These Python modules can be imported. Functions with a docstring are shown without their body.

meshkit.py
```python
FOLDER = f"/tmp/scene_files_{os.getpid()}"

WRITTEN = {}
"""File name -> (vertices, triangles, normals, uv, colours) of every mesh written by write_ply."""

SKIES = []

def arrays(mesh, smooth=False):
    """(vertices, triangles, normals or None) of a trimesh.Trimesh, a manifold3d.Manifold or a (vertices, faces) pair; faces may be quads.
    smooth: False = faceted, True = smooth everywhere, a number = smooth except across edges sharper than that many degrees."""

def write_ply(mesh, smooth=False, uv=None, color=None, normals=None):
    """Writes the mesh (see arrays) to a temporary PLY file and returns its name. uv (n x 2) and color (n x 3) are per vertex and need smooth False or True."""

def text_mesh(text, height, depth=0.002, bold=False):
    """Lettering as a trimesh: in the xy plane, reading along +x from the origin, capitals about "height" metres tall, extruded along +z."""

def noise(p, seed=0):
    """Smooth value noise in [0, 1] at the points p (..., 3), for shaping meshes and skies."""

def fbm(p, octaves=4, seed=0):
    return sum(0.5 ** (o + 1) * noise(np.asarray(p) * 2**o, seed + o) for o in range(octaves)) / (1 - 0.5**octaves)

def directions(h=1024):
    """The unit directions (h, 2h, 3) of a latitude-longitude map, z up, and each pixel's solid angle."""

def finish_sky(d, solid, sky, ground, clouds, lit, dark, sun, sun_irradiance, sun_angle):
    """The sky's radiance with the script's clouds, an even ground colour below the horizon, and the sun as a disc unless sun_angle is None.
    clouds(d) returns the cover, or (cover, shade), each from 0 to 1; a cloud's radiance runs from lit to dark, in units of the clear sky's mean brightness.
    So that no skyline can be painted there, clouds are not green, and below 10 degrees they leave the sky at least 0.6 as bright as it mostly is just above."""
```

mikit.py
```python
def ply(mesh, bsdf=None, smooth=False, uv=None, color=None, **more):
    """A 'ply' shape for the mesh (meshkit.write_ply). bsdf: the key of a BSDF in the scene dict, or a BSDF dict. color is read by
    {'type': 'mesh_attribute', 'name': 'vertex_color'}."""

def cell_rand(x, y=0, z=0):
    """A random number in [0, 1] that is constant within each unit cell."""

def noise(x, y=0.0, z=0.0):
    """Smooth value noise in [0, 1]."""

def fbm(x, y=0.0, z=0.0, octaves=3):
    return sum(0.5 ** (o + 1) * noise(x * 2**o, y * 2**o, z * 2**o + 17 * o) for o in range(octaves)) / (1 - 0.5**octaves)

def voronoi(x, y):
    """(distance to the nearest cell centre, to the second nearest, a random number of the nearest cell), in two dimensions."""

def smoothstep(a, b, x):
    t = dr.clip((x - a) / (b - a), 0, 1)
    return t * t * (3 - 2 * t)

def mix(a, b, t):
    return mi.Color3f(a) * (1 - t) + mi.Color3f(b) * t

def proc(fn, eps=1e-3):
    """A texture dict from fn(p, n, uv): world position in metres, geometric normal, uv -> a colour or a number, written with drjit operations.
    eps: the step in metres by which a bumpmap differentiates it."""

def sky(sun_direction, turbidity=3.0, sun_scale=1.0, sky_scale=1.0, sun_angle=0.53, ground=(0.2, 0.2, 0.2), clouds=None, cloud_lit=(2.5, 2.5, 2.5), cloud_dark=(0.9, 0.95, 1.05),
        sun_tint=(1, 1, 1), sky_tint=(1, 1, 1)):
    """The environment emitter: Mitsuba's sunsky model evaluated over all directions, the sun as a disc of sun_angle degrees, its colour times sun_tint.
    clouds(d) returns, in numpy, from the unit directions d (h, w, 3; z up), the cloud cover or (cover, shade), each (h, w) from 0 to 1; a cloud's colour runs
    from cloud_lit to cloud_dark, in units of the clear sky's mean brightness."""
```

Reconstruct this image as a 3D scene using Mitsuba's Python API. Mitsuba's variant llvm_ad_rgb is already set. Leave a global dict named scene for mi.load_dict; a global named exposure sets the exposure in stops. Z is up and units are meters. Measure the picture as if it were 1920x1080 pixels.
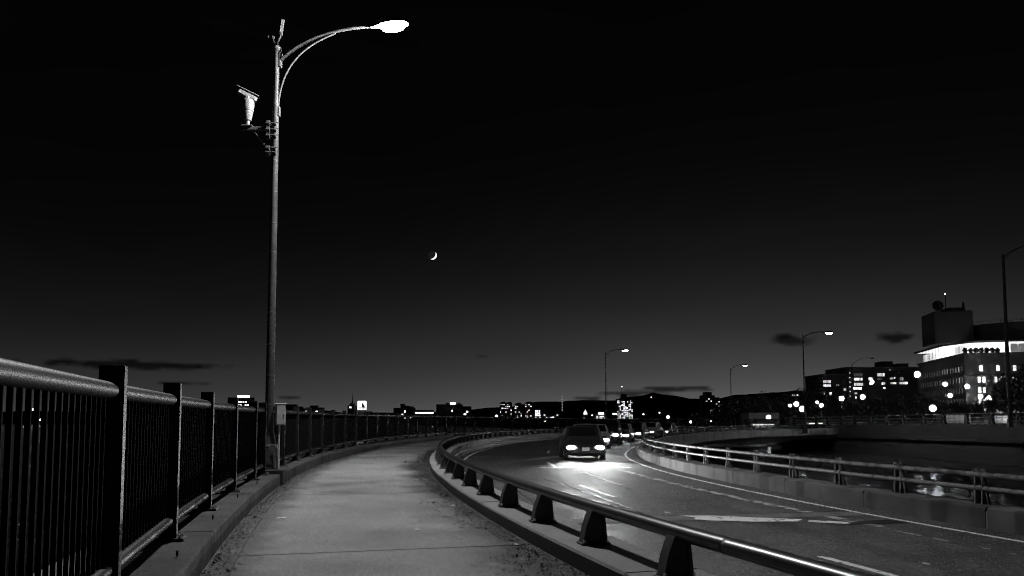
import math, numpy as np, trimesh, manifold3d as m3, drjit as dr, mitsuba as mi, mikit, meshkit
from mikit import proc, noise, fbm, cell_rand, smoothstep, ply

T = mi.ScalarTransform4f
scene, labels = {}, {}
exposure = 0.0
rng = np.random.default_rng(7)
pi, sin, cos = math.pi, math.sin, math.cos

# ------------------------------------------------------------------ camera
EYE, PITCH = 1.4, math.radians(4)
FPX = 1500 / 1920                                   # focal length in picture widths
PP_V = 786 - 1500 * math.tan(PITCH)                 # row of the principal point of 1080
scene['camera'] = dict(type='perspective', fov=2 * math.degrees(math.atan(0.5 / FPX)), fov_axis='x', near_clip=0.05, far_clip=20000.0,
                       principal_point_offset_y=(540 - PP_V) / 1080,
                       to_world=T().look_at(origin=[0, 0, EYE], target=[0, cos(PITCH), EYE + sin(PITCH)], up=[0, 0, 1]))

# ------------------------------------------------------------------ dusk sky: grey afterglow low in the picture's middle and right, a few thin dark clouds
CLOUDS = [  # azimuth, elevation, half width, half height (degrees), darkness
    (19.4, 5.3, 1.5, .34, .9), (18.6, 5.55, .7, .22, .7), (25.6, 5.25, 1.1, .36, .95), (28.2, 5.3, .9, .25, .6), (-25.5, 3.5, 5.6, .30, .95), (-22.3, 2.35, 1.6, .12, .8),
    (5.4, 1.55, 1.5, .13, .9), (8.9, 1.8, 2.6, .13, .9), (11.4, 2.1, 2.9, .2, .95), (5.6, 1.3, .6, .1, .8), (9.6, 1.5, .9, .12, .7), (-2.1, 4.4, .6, .13, .4), (11.6, 1.3, 1.7, .1, .8), (-15.6, 1.5, .7, .12, .8)]


def clouds(d):
    el = np.degrees(np.arcsin(np.clip(d[..., 2], -1, 1)))
    az = np.degrees(np.arctan2(d[..., 0], d[..., 1]))
    glow = 0.36 + 0.64 * np.exp(-((az - 19) / 30) ** 2)
    r = glow * 0.13 * np.exp(-np.maximum(el, 0) / (3.0 + 0.9 * glow)) + 0.0010
    low = meshkit.fbm(np.stack([az / 9, el / 1.6, az * 0], -1), 4, 3)
    r = r * (0.9 + 0.2 * low)
    n1 = meshkit.fbm(np.stack([az * 1.1, el * 3.2, az * 0], -1), 4, 5)
    for a, e, w, h, k in CLOUDS:
        q = np.sqrt(((az - a) / w) ** 2 + ((el - e - 0.05 * np.sin(az * 2.1)) / h) ** 2) + (n1 - 0.5) * 1.0
        r = r * (1 - k * 0.85 * np.clip((1.1 - q) / 0.45, 0, 1))
    return np.ones_like(el), 1 - np.clip(r / 0.14, 0, 1)


scene['sky_light'] = {**mikit.sky([.3, 1, .03], sun_scale=0.0, sky_scale=1.0, clouds=clouds, cloud_lit=(.14 / .01897,) * 3, cloud_dark=(0, 0, 0), ground=(.02, .02, .02)), 'sampling_weight': 1.0}

# ------------------------------------------------------------------ materials (the photograph is black and white, so all are grey)


def col(v):
    return {'type': 'rgb', 'value': [v, v, v]} if not isinstance(v, dict) else v


def mat(name, base, rough=.6, spec=.4, metal=0.0, bump=None, **more):
    b = dict(type='principled', base_color=col(base), roughness=rough if isinstance(rough, (float, dict)) else float(rough), specular=spec, metallic=metal, **more)
    if bump:
        b = {'type': 'bumpmap', 'arbitrary': proc(bump[0], bump[2] if len(bump) > 2 else 2e-3), 'scale': bump[1], 'bsdf': b}
    scene[name] = {'type': 'twosided', 'bsdf': b}


def grey(fn):
    return proc(lambda p, n, uv: mi.Color3f(fn(p, n)))


CX, CY = 107.0, 36.0                                 # centre of the bend: all kerbs and rails are arcs about it
rad = lambda p: dr.sqrt(dr.square(p.x - CX) + dr.square(p.y - CY))


def walk_col(p, n):
    r = rad(p)
    f = fbm(p.x * 1.3, p.y * 1.3, 0, 4)
    big = fbm(p.x * .35 + 9, p.y * .35, 1, 3)
    sp = cell_rand(p.x * 80, p.y * 80)
    g = noise(p.x * 45, p.y * 45)
    v = .285 * (.62 + .5 * f + .35 * (big - .5)) * (.8 + .4 * g)
    v = v * dr.select(sp > .97, 1.5, dr.select(sp < .06, .6, 1.0))
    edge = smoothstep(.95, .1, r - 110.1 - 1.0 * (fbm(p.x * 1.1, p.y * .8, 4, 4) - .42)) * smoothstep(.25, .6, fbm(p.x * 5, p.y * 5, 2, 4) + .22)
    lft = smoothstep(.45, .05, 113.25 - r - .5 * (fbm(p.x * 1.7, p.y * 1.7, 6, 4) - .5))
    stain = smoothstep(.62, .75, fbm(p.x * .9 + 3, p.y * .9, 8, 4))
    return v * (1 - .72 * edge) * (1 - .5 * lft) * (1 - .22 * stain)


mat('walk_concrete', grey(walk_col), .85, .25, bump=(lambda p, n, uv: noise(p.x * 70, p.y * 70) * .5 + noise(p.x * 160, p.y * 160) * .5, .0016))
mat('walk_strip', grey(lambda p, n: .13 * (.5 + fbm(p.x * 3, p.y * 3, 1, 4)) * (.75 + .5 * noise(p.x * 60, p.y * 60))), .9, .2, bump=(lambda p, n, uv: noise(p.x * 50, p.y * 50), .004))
mat('joint_dirt', .02, .95, .1)


def kerb_col(p, n):
    v = .068 * (.25 + 1.25 * fbm(p.x * 2.6, p.y * 2.6, p.z * 3, 5)) * (.55 + .8 * noise(p.x * 60, p.y * 60, p.z * 60))
    drip = smoothstep(.5, .75, fbm(p.x * 5, p.y * 5, p.z * .8, 3))
    return v * (1 - .45 * drip * (1 - dr.abs(n.z)))


mat('kerb_concrete', grey(kerb_col), .85, .25, bump=(lambda p, n, uv: noise(p.x * 60, p.y * 60, p.z * 60), .002))
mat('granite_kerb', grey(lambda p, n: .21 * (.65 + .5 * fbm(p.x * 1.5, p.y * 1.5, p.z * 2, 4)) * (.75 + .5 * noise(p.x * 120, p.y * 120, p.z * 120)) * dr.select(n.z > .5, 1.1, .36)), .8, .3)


def asph_col(p, n):
    r = rad(p)
    v = .052 * (.6 + .75 * fbm(p.x * .8, p.y * .8, 0, 4))
    track = .5 + .5 * dr.cos((r - 104.2) * 4.3)
    v = v * (1 + .16 * track * (fbm(p.x * .2, p.y * .2, 3, 2)))
    patch = smoothstep(.56, .6, fbm(p.x * .22, p.y * .22, 5, 2))
    v = v * (1 - .2 * patch)
    s = cell_rand(p.x * 48, p.y * 48)
    g = noise(p.x * 34, p.y * 34)
    return v * (.5 + .8 * g) * dr.select(s > .92, 3.2, dr.select(s > .8, 1.7, 1.0))


mat('asphalt', grey(asph_col), proc(lambda p, n, uv: .5 + .25 * noise(p.x * 2, p.y * 2)), .45, bump=(lambda p, n, uv: noise(p.x * 50, p.y * 50) * .6 + noise(p.x * 110, p.y * 110) * .4, .004))
mat('bitumen_seal', grey(lambda p, n: .012 * (.6 + .8 * noise(p.x * 30, p.y * 30))), .55, .5)
mat('joint_concrete', grey(lambda p, n: .11 * (.6 + .8 * fbm(p.x * 4, p.y * 4, 0, 4)) * (.8 + .4 * noise(p.x * 50, p.y * 50))), .8, .3)
mat('road_paint', grey(lambda p, n: mi.Float(.07) + .62 * smoothstep(.30, .42, fbm(p.x * 9, p.y * 9, 0, 4) + .12 * noise(p.x * 40, p.y * 40)) * (.8 + .3 * noise(p.x * 50, p.y * 50))), .6, .4)
mat('faded_paint', grey(lambda p, n: mi.Float(.05) + .3 * smoothstep(.4, .6, fbm(p.x * 6, p.y * 6, 0, 4))), .65, .4)
mat('fence_paint', grey(lambda p, n: .0115 * (.75 + .5 * fbm(p.x * 3, p.y * 3, p.z * 3, 3))), .48, .09)
mat('picket_paint', .006, .8, .03)
mat('rail_metal', grey(lambda p, n: .018 * (.55 + .9 * fbm(p.x * 6, p.y * 6, p.z * 6, 4))), .32, .5, bump=(lambda p, n, uv: fbm(p.x * 25, p.y * 25, p.z * 25, 3), .0008))
mat('cast_metal', grey(lambda p, n: .035 * (.5 + fbm(p.x * 9, p.y * 9, p.z * 9, 4))), .55, .4, bump=(lambda p, n, uv: fbm(p.x * 40, p.y * 40, p.z * 40, 3), .003))
mat('rusty_metal', grey(lambda p, n: .03 + .13 * smoothstep(.35, .7, fbm(p.x * 7, p.y * 7, p.z * 7, 4)) * (.6 + .8 * noise(p.x * 45, p.y * 45, p.z * 45))), .65, .35, bump=(lambda p, n, uv: fbm(p.x * 35, p.y * 35, p.z * 35, 3), .004))
mat('rust_pipe', grey(lambda p, n: .08 + .12 * fbm(p.x * 5, p.y * 5, p.z * 5, 4) - .1 * smoothstep(.55, .7, fbm(p.x * 14, p.y * 14, p.z * 14, 3))), .6, .35)
mat('bolt_metal', .5, .3, .6, .8)
mat('pole_metal', grey(lambda p, n: .075 * (.4 + .9 * fbm(p.x * 6, p.y * 6, p.z * 1.6, 4)) * (.8 + .4 * noise(p.x * 20, p.y * 20, p.z * 9))), .6, .3, .0)
mat('dark_pole', .07, .5, .4)
mat('grey_box', grey(lambda p, n: .6 * (.8 + .4 * fbm(p.x * 7, p.y * 7, p.z * 7, 3))), .5, .4)
mat('pale_housing', grey(lambda p, n: .17 * (.75 + .5 * fbm(p.x * 9, p.y * 9, p.z * 9, 3))), .5, .4)
mat('white_plastic', grey(lambda p, n: .68 * (.85 + .3 * fbm(p.x * 9, p.y * 9, p.z * 9, 3))), .4, .5)
mat('foil', .75, .18, .6, .9, bump=(lambda p, n, uv: fbm(p.x * 30, p.y * 30, p.z * 30, 3), .012))
mat('black_rubber', .02, .8, .3)
mat('dry_leaf', grey(lambda p, n: .018 + .13 * dr.power(cell_rand(p.x * 31, p.y * 31), 5)), .85, .15)
mat('pale_scrap', .6, .6, .3)
mat('bridge_concrete', grey(lambda p, n: .2 * (.6 + .7 * fbm(p.x * .8, p.y * .8, p.z * 1.2, 4)) * (1 - .45 * smoothstep(.5, .72, fbm(p.x * 2.5, p.y * 2.5, p.z * .35, 3)))), .85, .25)
mat('old_concrete', grey(lambda p, n: .085 * (.4 + 1.1 * fbm(p.x * 1.2, p.y * 1.2, p.z * 2, 4)) * (1 - .5 * smoothstep(.48, .7, fbm(p.x * 3.5, p.y * 3.5, p.z * .5, 3)))), .85, .2)
mat('pale_rail', .5, .45, .5, .2)
mat('dark_deck', grey(lambda p, n: .007 * (.6 + .8 * fbm(p.x * .6, p.y * .6, p.z, 3))), .85, .2)
mat('dark_ground', grey(lambda p, n: .035 * (.5 + fbm(p.x * .1, p.y * .1, 0, 4))), .95, .1)
mat('hill_wood', .02, .95, .1)
mat('bark', .05, .9, .1)
mat('leaf', grey(lambda p, n: .03 + .05 * cell_rand(p.x * .7, p.y * .7, p.z * .7)), .7, .25)
mat('building_dark', grey(lambda p, n: .06 * (.8 + .4 * fbm(p.x * .3, p.y * .3, p.z * .3, 2))), .8, .3)
mat('building_mid', grey(lambda p, n: .2 * (.8 + .4 * fbm(p.x * .3, p.y * .3, p.z * .3, 3))), .8, .3)
mat('slab_concrete', .14, .8, .3)
mat('window_dark', .012, .12, .6)
mat('window_frame', .03, .5, .4)
mat('moon_rock', .12, 1.0, 0.0)
mat('car_tyre', .018, .75, .3)
mat('car_rim', .4, .3, .6, .7)
mat('car_glass', .01, .08, .7)
mat('car_trim', .02, .5, .4)
for nm, v in (('silver', .42), ('white', .72), ('black', .025), ('grey', .14)):
    mat('car_paint_' + nm, v, .28, .5, .0, clearcoat=.8, clearcoat_gloss=.95)


def waves(p, n, uv):
    return fbm(p.x * .55 + .3 * p.y, p.y * .8, 0, 4) * .7 + noise(p.x * 3.1, p.y * 2.2) * .12


mat('water_surface', .006, .07, .55, bump=(waves, .16, .02))


def glow(v, w=.002):
    return {'type': 'area', 'radiance': {'type': 'rgb', 'value': [v, v, v]}, 'sampling_weight': w}


# ------------------------------------------------------------------ naming and mesh helpers


def fresh(key):
    if key not in scene and key not in labels and not any(k.startswith(key + '__') for k in (scene if key in USED else ())):
        USED.add(key)
        return key
    COUNT[key] = COUNT.get(key, 0) + 1
    return f'{key}_{COUNT[key]:03d}'


USED, COUNT = set(), {}


def tag(key, label, cat, group=None, kind=None):
    labels[key] = {'label': label, 'category': cat, **({'group': group} if group else {}), **({'kind': kind} if kind else {})}
    return key


def thing(name, label, cat, group=None, kind=None):
    return tag(fresh(name), label, cat, group, kind)


def shape(m, bsdf, smooth=35, em=None):
    d = m if isinstance(m, dict) else ply(m, bsdf, smooth)
    return {**d, 'emitter': em} if em else d


def put(parent, name, m, bsdf=None, to=None, smooth=35, em=None, label=None, stuff=False):
    key = fresh(f'{parent}__{name}' if parent else name)
    d = shape(m, bsdf, smooth, em)
    scene[key] = {**d, 'to_world': to} if to is not None else d
    if label or stuff:
        labels[key] = {**({'label': label} if label else {}), **({'kind': 'stuff'} if stuff else {})}
    return key


def cat(ms):
    return trimesh.util.concatenate(ms)


def box(sx, sy, sz, at=(0, 0, 0), bevel=0.0):
    if bevel:
        b = min(bevel, .49 * min(sx, sy, sz))
        pts = []
        for x in (-1, 1):
            for y in (-1, 1):
                for z in (-1, 1):
                    X, Y, Z = x * sx / 2, y * sy / 2, z * sz / 2
                    pts += [(X - x * b, Y - y * b, Z), (X - x * b, Y, Z - z * b), (X, Y - y * b, Z - z * b)]
        m = trimesh.convex.convex_hull(np.array(pts))
    else:
        m = trimesh.creation.box([sx, sy, sz])
    m.apply_translation(at)
    return m


def tube(pts, r, n=10, caps=True):
    p = np.asarray(pts, float)
    r = np.broadcast_to(np.asarray(r, float), (len(p),))
    t = np.gradient(p, axis=0)
    t /= np.linalg.norm(t, axis=1, keepdims=True)
    up = np.array([0, 0, 1.0]) if abs(t[:, 2]).max() < .95 else np.array([0.3, 1.0, 0])
    a = np.cross(t, up)
    a /= np.linalg.norm(a, axis=1, keepdims=True)
    b = np.cross(a, t)
    g = np.arange(n) * 2 * pi / n
    v = (p[:, None] + r[:, None, None] * (np.cos(g)[None, :, None] * a[:, None] + np.sin(g)[None, :, None] * b[:, None])).reshape(-1, 3)
    f = []
    for i in range(len(p) - 1):
        for j in range(n):
            k = (j + 1) % n
            f += [(i * n + j, i * n + k, (i + 1) * n + k), (i * n + j, (i + 1) * n + k, (i + 1) * n + j)]
    if caps:
        v = np.vstack([v, p[0], p[-1]])
        c0, c1, e = len(v) - 2, len(v) - 1, (len(p) - 1) * n
        for j in range(n):
            k = (j + 1) % n
            f += [(c0, k, j), (c1, e + j, e + k)]
    m = trimesh.Trimesh(v, np.array(f), process=False)
    if m.volume < 0:
        m.invert()
    return m


def lathe(prof, n=20):
    """prof: (radius, z) from bottom to top."""
    m = trimesh.creation.revolve(np.array(prof, float), sections=n)
    return m


def extrude(poly, h):
    """poly in (x, y), extruded along z."""
    from shapely.geometry import Polygon
    return trimesh.creation.extrude_polygon(Polygon(poly), h, engine='earcut')


def plate_xz(poly, thick, at=(0, 0, 0)):
    """an outline in (x, z) with thickness along y, centred."""
    m = extrude(poly, thick)
    v = m.vertices.copy()
    m.vertices = np.stack([v[:, 0], v[:, 2] - thick / 2, v[:, 1]], 1)
    m.invert()
    m.apply_translation(at)
    return m


# ------------------------------------------------------------------ the bend
SS = lambda a, b, x: (lambda t: t * t * (3 - 2 * t))(np.clip((x - a) / (b - a), 0, 1))


def zbank(R, th):
    """past the bend the road tips: outer side down, inner side up."""
    return SS(.1, .8, th) * (.15 - .35 * (R - 98.6) / (113.85 - 98.6))


def at(R, th, z=0.0):
    return np.array([CX - R * cos(th), CY + R * sin(th), z + zbank(R, th)])


def frame(R, th, z=0.0, flip=False):
    """x to the right of the way ahead, y ahead along the arc, z up."""
    p = at(R, th, z)
    s = -1 if flip else 1
    M = np.eye(4)
    M[:3, 0] = s * cos(th), -s * sin(th), 0
    M[:3, 1] = s * sin(th), s * cos(th), 0
    M[:3, 3] = p
    return T(M.tolist())


def sweep(prof, R, th0, th1, n, caps=True):
    """prof: closed outline (x to the right, z); R a radius or a function of the angle."""
    prof = np.asarray(prof, float)
    th = np.linspace(th0, th1, n + 1)
    Rf = np.array([R(t) for t in th]) if callable(R) else np.full(n + 1, float(R))
    r = Rf[:, None] - prof[None, :, 0]
    t2 = np.broadcast_to(th[:, None], r.shape)
    v = np.stack([CX - r * np.cos(t2), CY + r * np.sin(t2), prof[None, :, 1] + zbank(r, t2)], -1).reshape(-1, 3)
    k = len(prof)
    i, j = np.meshgrid(np.arange(n), np.arange(k), indexing='ij')
    a, b = i * k + j, i * k + (j + 1) % k
    f = np.vstack([np.stack([a, a + k, b + k], -1).reshape(-1, 3), np.stack([a, b + k, b], -1).reshape(-1, 3)])
    if caps:
        from shapely.geometry import Polygon
        vv, ff = trimesh.creation.triangulate_polygon(Polygon(prof), engine='earcut')
        idx = np.array([np.argmin(np.abs(prof - q).sum(1)) for q in vv])
        f = np.vstack([f, idx[ff], idx[ff][:, ::-1] + n * k])
    m = trimesh.Trimesh(v, f, process=False)
    trimesh.repair.fix_normals(m) if len(f) < 4000 else None
    return m


def sheet(Ra, Rb, th0, th1, nr, nt, z):
    rs, th = np.linspace(0, 1, nr + 1), np.linspace(th0, th1, nt + 1)
    fa = np.array([Ra(t) if callable(Ra) else Ra for t in th])
    fb = np.array([Rb(t) if callable(Rb) else Rb for t in th])
    r = fa[:, None] + (fb - fa)[:, None] * rs
    t2 = np.broadcast_to(th[:, None], r.shape)
    v = np.stack([CX - r * np.cos(t2), CY + r * np.sin(t2), z + zbank(r, t2)], -1).reshape(-1, 3)
    k = nr + 1
    i, j = np.meshgrid(np.arange(nt), np.arange(nr), indexing='ij')
    a = i * k + j
    return trimesh.Trimesh(v, np.vstack([np.stack([a, a + k, a + k + 1], -1).reshape(-1, 3), np.stack([a, a + k + 1, a + 1], -1).reshape(-1, 3)]), process=False)


def strip_sheet(pts, width, z):
    """a flat ribbon along (R, theta) points, on the road."""
    p = np.array([at(R, t, z) for R, t in pts])
    w = np.broadcast_to(np.asarray(width, float), (len(p),))
    t = np.gradient(p, axis=0)
    nrm = np.stack([-t[:, 1], t[:, 0], 0 * t[:, 0]], 1)
    nrm /= np.linalg.norm(nrm, axis=1, keepdims=True)
    v = np.vstack([p + nrm * w[:, None] / 2, p - nrm * w[:, None] / 2])
    n = len(p)
    i = np.arange(n - 1)
    return trimesh.Trimesh(v, np.vstack([np.stack([i, i + n, i + n + 1], 1), np.stack([i, i + n + 1, i + 1], 1)]), process=False)


R_FENCE, R_POLE = 113.85, 113.8
_t = np.array([-.5, -.23, -.11, 0, .1, .22, .4, .6, 1.2])
_r = np.array([101.8, 101.75, 101.5, 100.9, 99.9, 98.9, 98.3, 98.6, 98.6])


def Rin(t):
    """the railing on the inner side of the road."""
    from scipy.interpolate import PchipInterpolator
    global _pc
    if '_pc' not in globals():
        _pc = PchipInterpolator(_t, _r)
    return float(_pc(np.clip(t, -.5, 1.2)))


ZR = -.35                                             # road below the footway
TH0, TH1 = -.36, 1.05

# ------------------------------------------------------------------ setting: water, land, hills, footway, road
wv = np.array([[-5000, -400, -3.2], [5000, -400, -3.2], [5000, 6000, -3.2], [-5000, 6000, -3.2]], float)
put(None, 'water', (wv, np.array([[0, 1, 2], [0, 2, 3]])), 'water_surface', smooth=False)
tag('water', 'dark river water below the bridge and behind the fence', 'water', kind='structure')
land = extrude([(64, 30), (6000, 30), (6000, 6000), (-6000, 6000), (-6000, 760), (-120, 760), (40, 330), (52, 165), (57, 120)], .5)
land.apply_translation([0, 0, -1.3])
put(None, 'ground', land, 'dark_ground', smooth=False)
tag('ground', 'dark land on the far bank under trees and buildings', 'ground', kind='structure')


def ridge(x0, x1, Y, hs, seed, depth):
    """a wooded ridge: a strip of land with an uneven crest, hs = (x, height) points."""
    n = 260
    x = np.linspace(x0, x1, n)
    h = np.interp(x, *np.array(hs).T)
    h = h * (.94 + .14 * meshkit.fbm(np.stack([x / 60, x * 0, x * 0], -1), 4, seed))
    rows = []
    for k, s in ((-1, 0), (-.6, .5), (-.25, .88), (0, 1), (.4, .7), (1, 0)):
        rows.append(np.stack([x, Y + k * depth + 0 * x, -1.5 + (h + 1.5) * s], 1))
    v = np.vstack(rows)
    f = []
    for r in range(5):
        i = np.arange(n - 1) + r * n
        f += [np.stack([i, i + 1, i + n + 1], 1), np.stack([i, i + n + 1, i + n], 1)]
    return trimesh.Trimesh(v, np.vstack(f), process=False)


k25 = 2500 / 1500
put(None, 'hill', ridge(-1700, 1700, 2500, [(-1700, 20), (-700, 20), (-400, 19), (-330, 16), (-240, 25), (-140, 30), (0, 42), (60, 55), (200, 58), (330, 60), (400, 75), (440, 86), (490, 78), (560, 64), (640, 62), (700, 76), (900, 90), (1700, 80)], 3, 300), 'hill_wood', smooth=True)
tag('hill', 'long dark wooded ridge along the horizon', 'hill', kind='structure')
put(None, 'hill', ridge(-900, 300, 1300, [(-900, 14), (-520, 14), (-440, 20), (-380, 22), (-300, 15), (-255, 9), (-230, 13), (-150, 11), (-60, 16), (60, 14), (300, 10)], 9, 90), 'hill_wood', smooth=True)
tag('hill_001', 'low dark wooded bank behind the left half of the fence', 'hill', kind='structure')

# footway of concrete slabs with recessed joints
JT = [-.36, -.3067, -.2469, -.1871, -.1273, -.0675, -.0077, .0521, .1119, .1717, .2315, .2913, .4, .6, .8, TH1]
put(None, 'pavement', sheet(110.0, 113.6, TH0, TH1, 2, 160, -.03), 'joint_dirt', smooth=False)
tag('pavement', 'concrete footway curving between the tall fence and the low road rail', 'pavement', kind='structure')
for a, b in zip(JT[:-1], JT[1:]):
    g = .016 / 112
    put('pavement', 'slab', sweep([(-3.2 / 2, -.028), (3.2 / 2, -.028), (3.2 / 2, -.006), (3.2 / 2 - .008, .0), (-3.2 / 2 + .008, 0), (-3.2 / 2, -.006)], 111.64, a + g, b - g, max(8, int((b - a) * 112 / .8))), 'walk_concrete', smooth=False)
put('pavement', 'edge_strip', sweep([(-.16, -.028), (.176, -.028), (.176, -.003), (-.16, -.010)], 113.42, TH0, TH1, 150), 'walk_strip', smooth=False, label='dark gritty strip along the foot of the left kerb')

# the road
put(None, 'road', sheet(lambda t: 109.46, lambda t: Rin(t) + .32, TH0, TH1, 16, 260, ZR), 'asphalt', smooth=False)
tag('road', 'dark speckled asphalt road bending away to the right', 'road', kind='structure')
# paint and repairs, each a thin sheet over the asphalt
for a, b in ((-.2565, -.2437), (-.1691, -.1375), (-.0672, -.034), (.0521, .083), (.15, .18), (.25, .28), (.35, .38), (.45, .48)):
    a = -.2860 if a == -.2565 else a
    R = 106.2 if a < -.1 else 105.6 - 6 * max(0, a) * (a < .2) - 1.2 * (a >= .2)
    put('road', 'lane_dash', sheet(R + .06, R - .06, a, b, 1, 12, ZR + .004), 'road_paint', smooth=False)
put('road', 'edge_line', sheet(lambda t: Rin(t) + .95 + .0 * t, lambda t: Rin(t) + .84, TH0, .9, 1, 220, ZR + .004), 'road_paint', smooth=False, label='continuous white line along the right kerb')
put('road', 'edge_line', sheet(109.12, 109.02, -.13, TH1, 1, 220, ZR + .004), 'road_paint', smooth=False, label='continuous white line below the left rail')
for a, b in ((-.29, -.252), (-.2485, -.2405), (-.2395, -.2335), (-.2322, -.2262), (-.222, -.075)):
    put('road', 'faded_line', sheet(103.62 + (-.2 - a) * 1.2, 103.58 + (-.2 - b) * 1.2, a, b, 1, 30, ZR + .004), 'faded_paint', smooth=False)
put('road', 'expansion_joint', sheet(109.44, lambda t: Rin(t) + .98, -.2085, -.2026, 8, 3, ZR + .0045), 'joint_concrete', smooth=False, label='pale concrete joint strip across the road')
put('road', 'joint_gap', sheet(109.44, lambda t: Rin(t) + .98, -.2026, -.2021, 8, 1, ZR + .006), 'bitumen_seal', smooth=False)


def blob(pts):
    p = np.array([at(R, t, ZR + .009) for R, t in pts])
    from shapely.geometry import Polygon
    v, f = trimesh.creation.triangulate_polygon(Polygon(p[:, :2]), engine='earcut')
    return trimesh.Trimesh(np.c_[v, np.full(len(v), ZR + .009)], f, process=False)


put('road', 'worn_paint', blob([(106.15, -.2024), (105.6, -.2036), (104.95, -.2075), (104.25, -.2115), (104.5, -.2138), (105.2, -.2127), (105.9, -.2098), (106.1, -.2075), (105.95, -.2055)]), 'road_paint', smooth=False, label='worn white paint on the joint strip')
put('road', 'worn_paint', blob([(104.22, -.2128), (103.92, -.2142), (103.7, -.2168), (103.85, -.2185), (104.2, -.216), (104.35, -.2145)]), 'road_paint', smooth=False)
put('road', 'patch', blob([(103.9, -.2188), (103.4, -.2195), (102.75, -.2190), (102.8, -.2150), (103.3, -.2155), (103.7, -.2163)]), 'bitumen_seal', smooth=False, label='black repair patch on the joint by the right edge line')


def wander(a, b, seed, amp=.05, n=60):
    r = np.random.default_rng(seed)
    t = np.linspace(0, 1, n)
    w = np.cumsum(r.normal(0, 1, n))
    w = (w - w[0] - (w[-1] - w[0]) * t) * amp / 4
    return [(a[0] + (b[0] - a[0]) * x + y, a[1] + (b[1] - a[1]) * x) for x, y in zip(t, w)]


for k, (a, b, w) in enumerate((((106.75, -.115), (106.52, -.165), .05), ((106.52, -.165), (106.62, -.2015), .075), ((106.5, -.232), (106.62, -.272), .07), ((107.9, -.12), (108.3, -.19), .03), ((104.9, -.06), (105.2, -.15), .035))):
    wd = w * (.45 + .9 * np.random.default_rng(k + 40).random(60))
    put('road', 'sealed_crack', strip_sheet(wander(a, b, k), wd, ZR + .005), 'bitumen_seal', smooth=False)
for t, r0, r1 in ((-.066, 106.2, 102.9), (.243, 105.5, 99.6)):
    put('road', 'cross_line', sheet(r0, r1, t - .0016, t + .0016, 6, 1, ZR + .0045), 'road_paint', smooth=False, label='white line across the road')

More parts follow.
